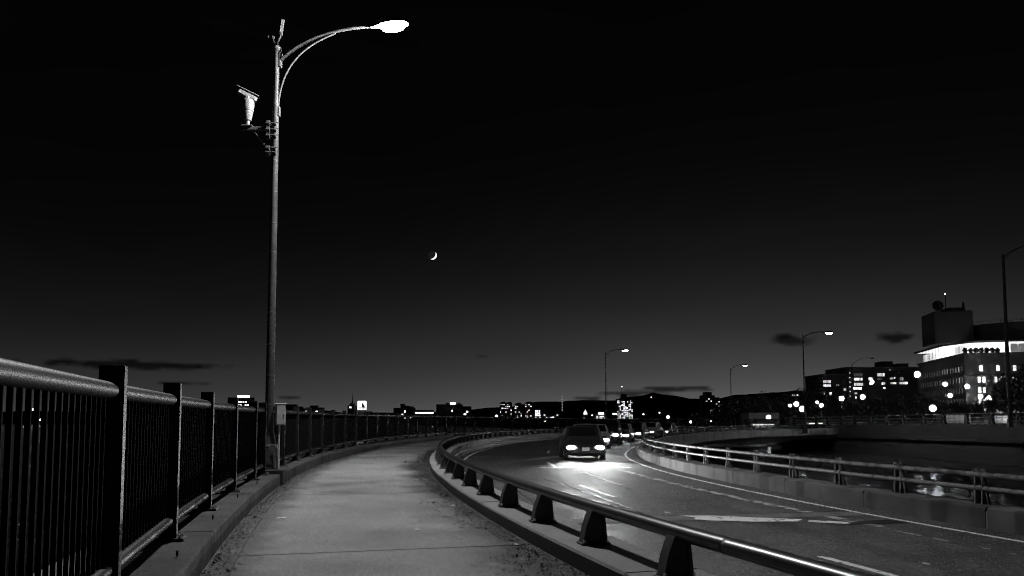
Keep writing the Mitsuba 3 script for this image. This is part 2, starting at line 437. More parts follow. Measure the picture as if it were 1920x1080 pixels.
# kerb under the tall fence, cast in blocks
kp = [(.0, -.3), (.35, -.3), (.35, .225), (.33, .245), (.02, .25), (-.36, .25), (-.36, -.3)]
kth = np.arange(-.34, .30, 2.15 / 113.85)
put(None, 'kerb', sweep([(x, z - .008 if z > 0 else z) for x, z in [(.34, -.3), (.34, .235), (-.35, .235), (-.35, -.3)]], 113.85, TH0, TH1, 200), 'kerb_concrete', smooth=False)
tag('kerb', 'raised concrete kerb that carries the tall fence', 'kerb', kind='structure')
for a, b in zip(kth[:-1], kth[1:]):
    j = rng.normal(0, .004, 2)
    put('kerb', 'block', sweep([(x + j[0], z + (j[1] if z > 0 else 0)) for x, z in [(.355, -.02), (.355, .215), (.335, .24), (-.36, .245), (-.36, -.02)]], 113.85, a + .00005, b - .00005, 4), 'kerb_concrete', smooth=False)
put('kerb', 'block_row', sweep([(.355, -.02), (.355, .215), (.335, .24), (-.36, .245), (-.36, -.02)], 113.85, kth[-1], TH1, 90), 'kerb_concrete', smooth=False)

# granite kerb under the low rail
gth = np.arange(-.34, .62, 1.9 / 110)
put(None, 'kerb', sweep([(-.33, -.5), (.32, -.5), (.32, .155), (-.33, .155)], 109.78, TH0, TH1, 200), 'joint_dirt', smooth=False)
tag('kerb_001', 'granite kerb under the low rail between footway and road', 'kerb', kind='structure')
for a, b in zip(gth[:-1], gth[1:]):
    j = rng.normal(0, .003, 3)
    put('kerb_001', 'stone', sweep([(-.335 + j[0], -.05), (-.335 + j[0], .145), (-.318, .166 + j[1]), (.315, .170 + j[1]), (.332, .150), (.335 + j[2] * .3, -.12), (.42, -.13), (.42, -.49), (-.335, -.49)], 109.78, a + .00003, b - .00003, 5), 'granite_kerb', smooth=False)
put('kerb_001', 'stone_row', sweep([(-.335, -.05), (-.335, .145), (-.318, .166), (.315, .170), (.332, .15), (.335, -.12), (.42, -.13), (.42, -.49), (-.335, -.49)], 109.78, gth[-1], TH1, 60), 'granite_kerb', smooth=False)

# kerb and outer face of the deck on the inner side
put(None, 'kerb', sweep([(-.3, -.6), (-.3, -.08), (-.28, -.06), (.24, -.05), (.26, -.07), (.26, -.95), (-.3, -.95)], Rin, TH0, TH1, 260), 'bridge_concrete', smooth=False)
tag('kerb_002', 'low concrete kerb wall along the right side of the road', 'kerb', kind='structure')
th = TH0 + .01
while th < .9:
    put('kerb_002', 'fascia_panel', sweep([(.255, -.90), (.33, -.90), (.33, -.02), (.30, -.002), (-.27, -.002), (-.31, -.03), (-.31, -.36), (.255, -.36)], Rin, th + .0002, th + .0303, 6), 'old_concrete' if th < .12 else 'bridge_concrete', smooth=False)
    th += .0305

# the bridge under the road: slab, haunched girders, piers
t = thing('bridge', 'pale concrete girder bridge that carries the curving road over the water', 'bridge')
put(t, 'slab', sweep([(-14.2, -.55), (-.2, -.55), (-.2, -1.0), (-14.2, -1.0)], lambda a: Rin(a), TH0, TH1, 160), 'bridge_concrete', smooth=False)
PIERS = [.02, .36, .69, 1.02]


def girder(side):
    n = 240
    th = np.linspace(TH0, TH1, n)
    R = np.array([Rin(a) + .30 if side else 113.9 for a in th])
    span = np.min(np.abs(th[:, None] - np.array([-.32] + PIERS)[None]), 1)
    dep = -1.02 - .35 - .75 * np.exp(-(span / .075) ** 2)
    ring = []
    for dx, which in ((0, 0), (0, 1), (.45, 1), (.45, 0)):
        r = R + (dx if side else -dx)
        z = np.where(which, dep, -.92)
        ring.append(np.stack([CX - r * np.cos(th), CY + r * np.sin(th), z + zbank(r, th)], 1))
    v = np.stack(ring, 1).reshape(-1, 3)
    i, j = np.meshgrid(np.arange(n - 1), np.arange(4), indexing='ij')
    a, b = i * 4 + j, i * 4 + (j + 1) % 4
    return trimesh.Trimesh(v, np.vstack([np.stack([a, a + 4, b + 4], -1).reshape(-1, 3), np.stack([a, b + 4, b], -1).reshape(-1, 3)]), process=False)


put(t, 'girder', girder(True), 'bridge_concrete', smooth=False)
put(t, 'girder', girder(False), 'bridge_concrete', smooth=False)
for a in PIERS:
    w = 14.5
    m = m3.Manifold.hull_points(np.array([(x * s, y * q, z) for x in (-w / 2, w / 2) for y in (-1, 1) for z, q, s in ((-2.1, .75, 1), (-2.4, .8, 1), (-3.4, 1.6, 1.06))], float))
    mm = m.to_mesh()
    put(t, 'pier', (mm.vert_properties[:, :3], mm.tri_verts), 'bridge_concrete', frame(Rin(a) + w / 2 + .25, a, 0), smooth=False)

# ------------------------------------------------------------------ tall fence
fence = thing('railing_fence', 'tall dark metal railing with thin pickets on the left of the footway', 'fence')
ZK = .245
sA, sB = 2.6 / 113.85, 2.53 / 113.85
thA = [-.2507 + k * sA for k in range(-4, 4)]
thE, thP = -.1699, -.1646
thB = [-.1419 + k * sB for k in range(52)]
POSTS = thA + [thE] + thB
post = ply(box(.155, .105, 1.505, (0, 0, ZK + .7525), .006), 'fence_paint', 30)
base = ply(box(.30, .20, .025, (0, 0, ZK + .0125), .004), 'cast_metal', 30)
bolt = [ply(trimesh.creation.cylinder(.017, .03, sections=6, transform=trimesh.transformations.translation_matrix([.115, y, ZK + .04])), 'bolt_metal', False) for y in (-.065, .065)]
for i, a in enumerate(POSTS):
    k = put(fence, 'post', post, to=frame(R_FENCE, a))
    if a < .35:
        put(k, 'base_plate', base, to=frame(R_FENCE, a))
    if a < .0:
        for q in bolt:
            put(k, 'anchor_bolt', q, to=frame(R_FENCE, a))
rails = {}


def rail(parent, name, R, a, b, z, r, material, n=14):
    p0, p1 = at(R, a, z), at(R, b, z)
    L = round(float(np.linalg.norm(p1 - p0)), 2)
    if (name, L, r) not in rails:
        rails[name, L, r] = ply(tube([(0, -L / 2, 0), (0, L / 2, 0)], r, n), material, 40)
    c, d = (p0 + p1) / 2, (p1 - p0) / np.linalg.norm(p1 - p0)
    x = np.cross(d, [0, 0, 1])
    x /= np.linalg.norm(x)
    M = np.eye(4)
    M[:3, 0], M[:3, 1], M[:3, 2], M[:3, 3] = x, d, np.cross(x, d), c
    return put(parent, name, rails[name, L, r], to=T(M.tolist()))


bays = list(zip(thA[:-1], thA[1:])) + [(thA[-1], thE), (-.1600, thB[0])] + list(zip(thB[:-1], thB[1:]))
pick = ply(box(.024, .011, 1.09, (0, 0, .995)), 'picket_paint', False)
plain, far_pickets = 0, []
pm = box(.024, .011, 1.09, (0, 0, .995))
for a, b in bays:
    n = max(1, int(round((b - a) * 113.85 / .128)))
    rail(fence, 'top_rail', R_FENCE, a, b, 1.585, .054, 'fence_paint')
    rail(fence, 'bottom_rail', R_FENCE, a, b, .43, .05, 'fence_paint')
    for k in range(1, n):
        q = a + (b - a) * k / n
        if plain < 300 and a > -.34:
            put(fence, 'picket', pick, to=frame(R_FENCE, q))
            plain += 1
        elif a > -.34:
            c = pm.copy()
            c.apply_transform(np.array(frame(R_FENCE, q).matrix, float))
            far_pickets.append(c)
put(fence, 'picket_row', cat(far_pickets), 'picket_paint', smooth=False, stuff=True)
# stubs of old bolts on the kerb between the posts
stubs = [trimesh.creation.cylinder(.010, .05, sections=6, transform=np.array(frame(R_FENCE - .22, a + sA * f, ZK + .025).matrix, float)) for a in thA for f in (.62,)]
put('kerb', 'bolt_stub', cat(stubs), 'cast_metal', smooth=False, stuff=True)

# ------------------------------------------------------------------ low road rail on the granite kerb
low = thing('guard_rail', 'low dark road rail with one fat tube on curved cast posts beside the footway', 'guard rail')
prof = [(-.135, 0), (-.128, .03), (-.112, .10), (-.095, .18), (-.07, .26), (-.035, .325), (.0, .345), (.075, .345), (.09, .30), (.10, .2), (.108, .08), (.135, .03), (.135, 0)]
bpost = cat([plate_xz(prof, .085), box(.30, .17, .022, (0, 0, .011), .004), plate_xz([(-.14, .0), (-.13, .03), (-.1, .18), (-.04, .33), (-.02, .33), (-.075, .18), (-.09, .03), (-.09, 0)], .135), plate_xz([(.085, 0), (.082, .2), (.07, .33), (.095, .33), (.108, .2), (.125, .03), (.14, 0)], .125)])
bolts2 = [ply(trimesh.creation.cylinder(.016, .035, sections=6, transform=trimesh.transformations.translation_matrix([x, y, .035])), 'bolt_metal', False) for x in (-.12, .12) for y in (-.065, .065)]
bpost = ply(bpost, 'cast_metal', 25)
b0 = -.2738 - 3 * .0161
bth = [b0 + .0161 * k for k in range(80)]
for a in bth:
    k = put(low, 'post', bpost, to=frame(109.82, a, .17))
    if a < .25:
        for q in bolts2:
            put(k, 'anchor_bolt', q, to=frame(109.82, a, .17))
# the tube, in long pieces with sleeves
el = [(.075 * cos(g), .520 + .062 * sin(g)) for g in np.linspace(0, 2 * pi, 17)[:-1]]
ends = [-.345, -.2805, -.16, -.04, .08, .2, .32, .44, .56, .68, .8, .95]
for a, b in zip(ends[:-1], ends[1:]):
    m = sweep(el, 109.78, a + .0002, b - .0002, max(10, int((b - a) / .004)))
    put(low, 'rail', m, 'rail_metal', smooth=40)
el2 = [(.071 * cos(g), .520 + .058 * sin(g)) for g in np.linspace(0, 2 * pi, 17)[:-1]]
for a in ends[1:-1]:
    put(low, 'sleeve', sweep(el2, 109.78, a - .0012, a + .0012, 2), 'cast_metal', smooth=40)

# ------------------------------------------------------------------ rusty double rail on the right kerb
dbl = thing('guard_rail', 'weathered two pipe rail on splayed cast brackets along the right kerb above the water', 'guard rail')
lug = []
for y in (-.075, .075):
    c = trimesh.creation.torus(.045, .018, major_sections=14, minor_sections=8)
    c.apply_transform(trimesh.transformations.rotation_matrix(pi / 2, [0, 1, 0]))
    c.apply_translation([0, y, .565])
    lug.append(c)
    lug.append(plate_xz([(-.05, .0), (.13, .0), (.06, .3), (.045, .53), (-.03, .53), (-.035, .3)], .026, (0, y, 0)))
    lug.append(tube([(0, y * 2.4, .02), (0.0, y, .5)], .017, 6))
lug.append(box(.26, .40, .02, (.03, 0, .01), .004))
lug.append(trimesh.creation.cylinder(.05, .17, sections=12, transform=trimesh.transformations.rotation_matrix(pi / 2, [1, 0, 0]) @ trimesh.transformations.translation_matrix([0, .3, 0])))
lug = ply(cat(lug), 'rusty_metal', 30)
dth = []
a = -.3217
while a < .98:
    dth.append(a)
    a += .0196
for a in dth:
    put(dbl, 'bracket', lug, to=frame(Rin(a), a, -.045 + .0))
for a, b in zip(dth[:-1], dth[1:]):
    for z, nm in ((.51, 'upper_pipe'), (.285, 'lower_pipe')):
        p0, p1 = at(Rin(a), a, z - .03), at(Rin(b), b, z - .03)
        put(dbl, nm, tube([p0, p1], .045 if z > .4 else .04, 10), 'rusty_metal' if z > .4 else 'rust_pipe', smooth=40)

# ------------------------------------------------------------------ street lamps


def lens_mesh(s=1.0):
    """the glass bowl of a cobra head, long axis x: (side band, bottom)."""
    g = np.linspace(0, 2 * pi, 25)[:-1]
    ring = lambda k, z: np.stack([.27 * s * k * np.cos(g), .15 * s * k * np.sin(g), np.full(24, z * s)], 1)
    v = np.vstack([ring(1, -.03), ring(.93, -.125)])
    i = np.arange(24)
    j = (i + 1) % 24
    band = trimesh.Trimesh(v, np.vstack([np.stack([i, i + 24, j], 1), np.stack([j, i + 24, j + 24], 1)]), process=False)
    v2 = np.vstack([ring(.93, -.125), ring(.55, -.155), [[0, 0, -.165 * s]]])
    f2 = np.vstack([np.stack([i, i + 24, j], 1), np.stack([j, i + 24, j + 24], 1), np.stack([i + 24, np.full(24, 48), j + 24], 1)])
    bot = trimesh.Trimesh(v2, f2, process=False)
    for m, up in ((band, False), (bot, True)):
        c = m.triangles_center - [0, 0, -.05 * s]
        if (m.face_normals * c).sum() < 0:
            m.invert()
    return band, bot


def head_mesh(s=1.0):
    """shell of a cobra head: nose to the right, neck to the left."""
    xs = np.array([-.52, -.45, -.34, -.2, 0, .15, .27, .33, .35])
    w = np.array([.045, .055, .10, .16, .185, .18, .14, .08, .02])
    h = np.array([.04, .05, .09, .13, .15, .14, .10, .06, .02])
    g = np.linspace(0, pi, 11)
    rows = [np.stack([np.full(11, x), ww * np.cos(g), hh * np.sin(g) - .03], 1) for x, ww, hh in zip(xs, w, h)]
    v = np.vstack(rows) * s
    f = []
    for r in range(len(xs) - 1):
        for k in range(10):
            a = r * 11 + k
            f += [(a, a + 11, a + 12), (a, a + 12, a + 1)]
        f += [(r * 11, r * 11 + 10, r * 11 + 21), (r * 11, r * 11 + 21, r * 11 + 11)]
    return trimesh.Trimesh(v, np.array(f), process=False)


band_ply, bot_ply, head_ply = None, None, None


def cobra(parent, p, rot=0, Lside=0, Lbot=0, w=.01, size=1.0):
    """a lamp head under its arm, nose along rot degrees from +x."""
    M = T().translate([float(x) for x in p]).rotate([0, 0, 1], rot).scale(size)
    k = put(parent, 'lamp_head', head_mesh(), 'pole_metal', M)
    b1, b2 = lens_mesh()
    if Lside:
        put(k, 'lens_rim', b1, 'white_plastic', M, em=glow(Lside, w), smooth=False)
        put(k, 'lens', b2, 'white_plastic', M, em=glow(Lbot, w * .4), smooth=False)
    else:
        put(k, 'lens', cat([b1, b2]), 'car_glass', M, smooth=False)
    return k


PX, PY = -5.25, 17.35
lamp = thing('street_lamp', 'tall weathered street lamp with a curved braced arm and blazing head over the footway', 'street lamp')
put(lamp, 'footing', box(.50, .52, .33, (0, 0, .165), .025), 'kerb_concrete', T().translate([PX + .10, PY, 0]).rotate([0, 0, 1], 9))
tb = trimesh.convex.convex_hull(np.array([(x * s, y * s, z) for x in (-1, 1) for y in (-1, 1) for s, z in ((.205, .33), (.205, .36), (.165, .84), (.15, .87))]))
put(lamp, 'transformer_base', tb, 'dark_pole', T().translate([PX + .02, PY, 0]).rotate([0, 0, 1], 9), smooth=20)
put(lamp, 'access_door', box(.22, .012, .30, (0, 0, 0), .004), 'pole_metal', T().translate([PX + .02, PY, .58]).rotate([0, 0, 1], 9).translate([0, -.192, 0]).rotate([1, 0, 0], -4.5))
put(lamp, 'pole_shroud', lathe([(.0, .87), (.155, .87), (.15, .90), (.115, 1.12), (.105, 1.2), (0, 1.2)], 20), 'dark_pole', T().translate([PX, PY, 0]))
zs = np.linspace(1.15, 9.62, 24)
put(lamp, 'pole', tube([(PX, PY, z) for z in zs], np.interp(zs, [1.1, 9.62], [.098, .062]), 20), 'pole_metal', smooth=40)
for z in (1.72, 2.35, 3.02, 3.72, 4.38, 5.05, 5.7, 6.4, 7.1):
    put(lamp, 'band', tube([(PX, PY, z - .009), (PX, PY, z + .009)], np.interp(z, [1.1, 9.62], [.098, .062]) + .004, 20), 'bolt_metal', smooth=40)
put(lamp, 'pole_cap', lathe([(0, 9.60), (.085, 9.60), (.105, 9.64), (.105, 9.68), (.06, 9.72), (0, 9.72)], 16), 'pole_metal', T().translate([PX, PY, 0]))


def bez(*p, n=22):
    p = np.array(p, float)
    t = np.linspace(0, 1, n)[:, None]
    if len(p) == 3:
        return (1 - t) ** 2 * p[0] + 2 * t * (1 - t) * p[1] + t * t * p[2]
    return (1 - t) ** 3 * p[0] + 3 * t * (1 - t) ** 2 * p[1] + 3 * t * t * (1 - t) * p[2] + t ** 3 * p[3]


LZ = 10.08
AM = T().translate([PX, PY, 0]).rotate([0, 0, 1], math.degrees(-.25))
put(lamp, 'arm', tube(bez((.05, 0, 9.36), (.50, 0, 9.72), (1.15, 0, 9.99), (2.34, 0, 9.88)), np.linspace(.042, .032, 22), 12), 'pole_metal', AM, smooth=40)
put(lamp, 'brace', tube(bez((.05, 0, 8.2), (.06, 0, 9.1), (.46, 0, 9.62), (1.42, 0, 9.84)), .021, 10), 'pole_metal', AM, smooth=40)
put(lamp, 'arm_bracket', box(.06, .12, .34, (PX + .075, PY, 9.40), .01), 'pole_metal')
put(lamp, 'arm_bracket', box(.05, .10, .22, (PX + .07, PY, 8.22), .01), 'pole_metal')
cobra(lamp, (PX + 2.78 * cos(.25), PY - 2.78 * sin(.25), LZ - .19), math.degrees(-.25), 8200, 560, 36.0)

# what hangs on the lamp's pole
t = thing('antenna', 'small flat panel antenna on a bent mast at the very top of the lamp pole', 'antenna')
put(t, 'mast', tube([(PX, PY, 9.7), (PX + .01, PY, 9.82), (PX + .06, PY, 9.92), (PX + .085, PY, 10.06), (PX + .085, PY, 10.14)], .022, 10), 'pole_metal')
put(t, 'panel', box(.085, .05, .30, (0, 0, 0), .012), 'pale_housing', T().translate([PX + .10, PY - .02, 10.18]).rotate([0, 1, 0], 6).rotate([0, 0, 1], 25))
put(t, 'clamp', box(.06, .07, .06, (PX + .085, PY, 10.0), .01), 'bolt_metal')
t = thing('photo_sensor', 'small round sensor on a short stalk left of the pole top', 'sensor')
put(t, 'stalk', tube([(PX, PY, 9.78), (PX - .07, PY, 9.8), (PX - .1, PY, 9.88)], .014, 8), 'dark_pole')
put(t, 'dome', trimesh.creation.icosphere(2, .045).apply_translation([PX - .10, PY, 9.92]), 'pole_metal')
put(t, 'dome', trimesh.creation.icosphere(2, .03).apply_translation([PX - .20, PY, 9.93]), 'pole_metal')
put(t, 'stalk', tube([(PX - .1, PY, 9.92), (PX - .2, PY, 9.93)], .012, 8), 'dark_pole')

cam = thing('security_camera', 'white security camera standing on a bracket arm left of the lamp pole', 'security camera')
cx = PX - .62
put(cam, 'pan_head', lathe([(0, 7.92), (.045, 7.92), (.045, 8.0), (.075, 8.02), (.095, 8.12), (.112, 8.2), (.108, 8.215), (.12, 8.23), (.135, 8.40), (.125, 8.47), (.09, 8.50), (0, 8.50)], 22), 'pale_housing', T().translate([cx, PY, 0]))
HM = T().translate([cx - .02, PY, 8.585]).rotate([0, 0, 1], 14).rotate([0, 1, 0], 23)
put(cam, 'housing', box(.44, .15, .13, (0, 0, 0), .03), 'pale_housing', HM)
put(cam, 'sunshield', box(.52, .185, .018, (-.02, 0, .083), .006), 'pale_housing', HM)
put(cam, 'window', tube([(-.222, 0, 0), (-.235, 0, 0)], .052, 14), 'car_glass', HM)
put(cam, 'yoke', box(.09, .16, .12, (cx, PY, 8.51), .02), 'pale_housing')
br = thing('camera_bracket', 'steel arm with a slanting strut clamped to the lamp pole below the camera', 'bracket')
put(br, 'arm', box(.62, .09, .075, (PX - .43, PY, 7.83), .008), 'pole_metal')
put(br, 'top_plate', box(.24, .18, .03, (cx, PY, 7.885), .006), 'pole_metal')
put(br, 'strut', tube([(cx + .12, PY, 7.80), (PX - .3, PY, 7.55), (PX - .16, PY, 7.36)], .022, 10), 'bolt_metal')
for z, h in ((7.80, .40), (7.33, .20)):
    put(br, 'clamp_plate', box(.085, .14, h, (PX - .15, PY, z), .008), 'pole_metal')
    for dz in ((-.14, 0, .14) if h > .3 else (-.05, .05)):
        put(br, 'clamp_bolt', tube([(PX - .19, PY - .085, z + dz), (PX + .10, PY - .085, z + dz)], .011, 8), 'bolt_metal')
cab = thing('electrical_cabinet', 'pale grey metal cabinet strapped to the right side of the lamp pole', 'cabinet')
KM = T().translate([PX + .24, PY - .02, 0]).rotate([0, 0, 1], 24)
put(cab, 'body', box(.20, .20, .44, (0, 0, 1.50), .012), 'grey_box', KM)
put(cab, 'door', box(.175, .012, .40, (0, -.107, 1.50), .004), 'grey_box', KM)
put(cab, 'hood', box(.235, .24, .02, (0, 0, 1.732), .006), 'white_plastic', KM)
put(cab, 'latch', box(.02, .02, .06, (.06, -.118, 1.5), .004), 'bolt_metal', KM)
put(cab, 'strap', tube([(PX, PY, 1.62), (PX + .2, PY, 1.62)], .02, 8), 'bolt_metal')
cd = thing('conduit', 'thin grey conduit running from the cabinet down beside the lamp base', 'pipe')
put(cd, 'pipe', tube([(PX + .24, PY - .06, 1.28), (PX + .245, PY - .1, .9), (PX + .255, PY - .14, .34)], .019, 10), 'grey_box')
put(cd, 'cable', tube(bez((PX + .15, PY - .06, 1.28), (PX + .1, PY - .13, 1.05), (PX + .22, PY - .14, 1.06), (PX + .24, PY - .1, .98)), .009, 6), 'black_rubber')
fo = thing('foil_wrap', 'crumpled shiny tape wrapped round the top of the lamp base', 'tape')
v = trimesh.creation.cylinder(.245, .085, sections=48).subdivide().subdivide()
q = v.vertices.copy()
rr = np.hypot(q[:, 0], q[:, 1])
sq = .172 / np.maximum(np.abs(q[:, :2] / np.maximum(rr, 1e-6)[:, None]).max(1), 1e-6)
k = rr > .2
q[k, :2] = q[k, :2] / rr[k, None] * np.minimum(sq[k], .225)[:, None]
q += (meshkit.noise(q * 28)[:, None] - .5) * .02 * np.array([1, 1, 1.4])
v.vertices = q
put(fo, 'wrap', v, 'foil', T().translate([PX + .02, PY, .80]).rotate([0, 0, 1], 9), smooth=25)
put(fo, 'loose_end', plate_xz([(0, 0), (.05, .02), (.085, -.24), (.10, -.44), (.045, -.46), (.03, -.2)], .006), 'foil', T().translate([PX + .13, PY - .20, .80]).rotate([0, 0, 1], 9))


def road_lamp(label, x, y, z0, h, reach, lit=0.0, w=.01, rise=.9, brace=True, r=.09, rot=0.0):
    k = thing('street_lamp', label, 'street lamp')
    M = T().translate([x, y, 0]).rotate([0, 0, 1], rot)
    top = z0 + h
    put(k, 'base', box(.42, .42, .8, (0, 0, z0 + .4), .03), 'dark_pole', M)
    put(k, 'pole', tube([(0, 0, z0 + .7), (0, 0, top)], [r, r * .62], 12), 'pole_metal', M, smooth=40)
    put(k, 'arm', tube(bez((.02, 0, top - .35), (reach * .2, 0, top + rise * .45), (reach * .45, 0, top + rise), (reach - .4, 0, top + rise * .9)), .04, 8), 'pole_metal', M, smooth=40)
    if brace:
        put(k, 'brace', tube(bez((.03, 0, top - 1.2), (.06, 0, top - .3), (reach * .2, 0, top + .3), (reach * .5, 0, top + rise * .8)), .022, 6), 'pole_metal', M)
    c, s = cos(math.radians(rot)), sin(math.radians(rot))
    cobra(k, (x + reach * c, y + reach * s, top + rise * .9 - .05), rot, lit, lit * .6, w, 1.45 if lit else 1.15)
    return k


road_lamp('lit street lamp beyond the outer fence, directly over the middle of the bend', 12.9, 110, -.3, 10.9, 2.75, 900, .02, .45)
road_lamp('smaller lit street lamp in front of the dark tree line, second along the road', 40.5, 148, -.5, 11.3, 2.75, 900, .02, .75)
road_lamp('lit street lamp where the curving road meets the dark bridge on the right', 33.1, 90.6, -.2, 11.2, 3.0, 7000, .5, .35)
road_lamp('tall thick lamp pole with a braced arm that leaves the picture at the right edge', 47.2, 76, .6, 16.6, 3.6, 0, .01, .9, True, .2, -10)
road_lamp('unlit street lamp silhouetted above the flat roofed apartment block', 66.0, 155, -.8, 13.0, 4.0, 0, .01, 1.2, False, .1)
road_lamp('unlit short armed street lamp just right of a tall lit lamp pole', 76.8, 210, -.8, 12.4, 3.2, 0, .01, .5, False, .1)


def post_lamp(label, x, y, zl, r=.33, L=60, group=None):
    k = thing('post_lamp', label, 'lamp', group)
    put(k, 'post', tube([(x, y, -.9), (x, y, zl - r * .8)], .07, 8), 'dark_pole')
    put(k, 'collar', lathe([(0, 0), (r * .6, 0), (r * .45, .12), (0, .12)], 10), 'dark_pole', T().translate([x, y, zl - r - .05]))
    put(k, 'globe', trimesh.creation.icosphere(2, r).apply_translation([x, y, zl]), 'white_plastic', em=glow(L, .03))
    put(k, 'finial', lathe([(.16, 0), (.10, .08), (.02, .14), (0, .2)], 8), 'dark_pole', T().translate([x, y, zl + r * .95]))


PL = [  # x, y, lamp height, radius
    (76.1, 150, 9.8, .55, 'lit globe lamp highest of those in front of the long hotel wing'),
    (130.0, 240, 11.9, .62, 'lit globe lamp left of the hotel corner, upper left of the cluster'),
    (136.6, 240, 11.2, .62, 'lit globe lamp close to the hotel corner, upper right of the cluster'),
    (131.4, 240, 8.5, .62, 'lit globe lamp lower left of the cluster by the hotel corner'),
    (139.3, 238, 8.2, .62, 'left one of two touching lit globe lamps below the hotel corner'),
    (141.3, 237, 7.7, .62, 'right one of two touching lit globe lamps below the hotel corner'),
    (49.9, 95, 2.7, .36, 'bright low globe lamp just above the dark bridge railing'),
    (70.0, 170, 5.8, .5, 'lit globe lamp below the left end of the apartment block'),
    (74.5, 170, 6.1, .5, 'lit globe lamp below the middle of the apartment block'),
    (50.7, 140, 3.2, .48, 'bright globe lamp lowest of three beside the first bridge lamp pole'),
    (56.8, 160, 4.4, .48, 'lit globe lamp middle of three beside the first bridge lamp pole'),
    (59.0, 170, 4.3, .33, 'small lit globe lamp left of three beside the first bridge lamp pole'),
    (72.4, 190, 5.4, .33, 'small lit globe lamp upper of two right of the first bridge lamp pole'),
    (69.5, 180, 4.5, .42, 'lit globe lamp lower of two right of the first bridge lamp pole'),
    (64.0, 200, 1.9, .5, 'bright low lamp in front of a dark shed under the tree line'),
    (104.5, 232, 12.2, .55, 'round lamp left of the hotel beside the apartment block')]
for x, y, z, r, lab in PL:
    post_lamp(lab, x, y, z, r, 160)
ms = thing('signal_mast', 'grey gantry post with a short arm and a hanging signal box', 'traffic signal')
put(ms, 'post', tube([(62.4, 150, -.8), (62.4, 150, 4.6)], .09, 8), 'pole_metal')
put(ms, 'arm', tube([(62.4, 150, 4.5), (65.1, 150, 4.65)], .06, 8), 'pole_metal')
put(ms, 'signal', box(.3, .3, .8, (65.0, 150, 4.2), .05), 'dark_pole')

# ------------------------------------------------------------------ dark bridge across the right, with its railing
DA, DB = np.array([45.0, 128.0]), np.array([49.2, 58.0])
dd = (DB - DA) / np.linalg.norm(DB - DA)
dn = np.array([-dd[1], dd[0]])                        # away from the camera: +x
dk = thing('bridge', 'dark level bridge with heavy railing posts behind the water on the right', 'bridge')


def dpt(s, off=0.0, z=0.0):
    p = DA + dd * s + dn * off
    return np.array([p[0], p[1], .46 + .42 * s / 53 + z])


def along(s0, s1, o0, o1, z0, z1):
    v = [dpt(s, o, z) for s in (s0, s1) for o in (o0, o1) for z in (z0, z1)]
    return trimesh.convex.convex_hull(np.array(v))


LEN = 68
put(dk, 'deck', along(-6, LEN, 0, 16, -.7, 0), 'dark_deck', smooth=False)
put(dk, 'fascia', along(-6, LEN, -.12, 0.0, -1.75, .06), 'dark_deck', smooth=False)
put(dk, 'abutment', along(-6, LEN, .25, 15.5, -4.0, -.7), 'dark_deck', smooth=False)
s = -4.0
while s < LEN:
    p = dpt(s, .05)
    put(dk, 'post', trimesh.convex.convex_hull(np.array([dpt(s + a * w, .05 + b * .12, z) for a in (-1, 1) for b in (-1, 1) for w, z in ((.34, 0), (.2, 1.08 + .3 * (1 - (s + 4) / 72)))])), 'dark_deck', smooth=False)
    s += 4.0
for z in (.30, .62, .98):
    zz = z * 1.18
    put(dk, 'rail', along(-4, LEN, .01, .10, zz - .04, zz + .04), 'pale_rail', smooth=False)
put(dk, 'curb', along(-4, LEN, .9, 1.1, 0, .16), 'pale_rail', smooth=False)

# ------------------------------------------------------------------ cars at rest in the right lane, headlights on


def loft(ys, w, z0, z1, n=24, e=4.0, crown=0.0):
    g = (np.arange(n) + .5) * 2 * pi / n
    cx_, sx_ = np.sign(np.cos(g)) * np.abs(np.cos(g)) ** (2 / e), np.sign(np.sin(g)) * np.abs(np.sin(g)) ** (2 / e)
    v = []
    for y, ww, a, b in zip(ys, w, z0, z1):
        z = (a + b) / 2 + (b - a) / 2 * sx_
        v.append(np.stack([ww * cx_ * (1 - .05 * (z < a + .25 * (b - a))), np.full(n, y), z], 1))
    v = np.vstack(v + [[[0, ys[0], (z0[0] + z1[0]) / 2]], [[0, ys[-1], (z0[-1] + z1[-1]) / 2]]])
    f = []
    for i in range(len(ys) - 1):
        for j in range(n):
            k = (j + 1) % n
            f += [(i * n + j, i * n + k, (i + 1) * n + k), (i * n + j, (i + 1) * n + k, (i + 1) * n + j)]
    A, B, E = len(v) - 2, len(v) - 1, (len(ys) - 1) * n
    for j in range(n):
        k = (j + 1) % n
        f += [(A, k, j), (B, E + j, E + k)]
    m = trimesh.Trimesh(v, np.array(f), process=False)
    if m.volume < 0:
        m.invert()
    return m


def manif(m):
    return m3.Manifold(m3.Mesh(np.asarray(m.vertices, np.float32), np.asarray(m.faces, np.uint32)))


def unman(x):
    m = x.to_mesh()
    return trimesh.Trimesh(m.vert_properties[:, :3], m.tri_verts, process=False)


def ball_hull(pts, r):
    v = trimesh.creation.icosphere(2, r).vertices
    return trimesh.convex.convex_hull(np.vstack([v + p for p in pts]))


def quad_plate(c, th):
    """a thin plate over four corners, th thick along its normal."""
    c = np.array(c, float)
    n = np.cross(c[1] - c[0], c[3] - c[0])
    n /= np.linalg.norm(n)
    return trimesh.convex.convex_hull(np.vstack([c + n * th / 2, c - n * th / 2]))


def interp(y, a):
    return np.interp(y, *zip(*a))


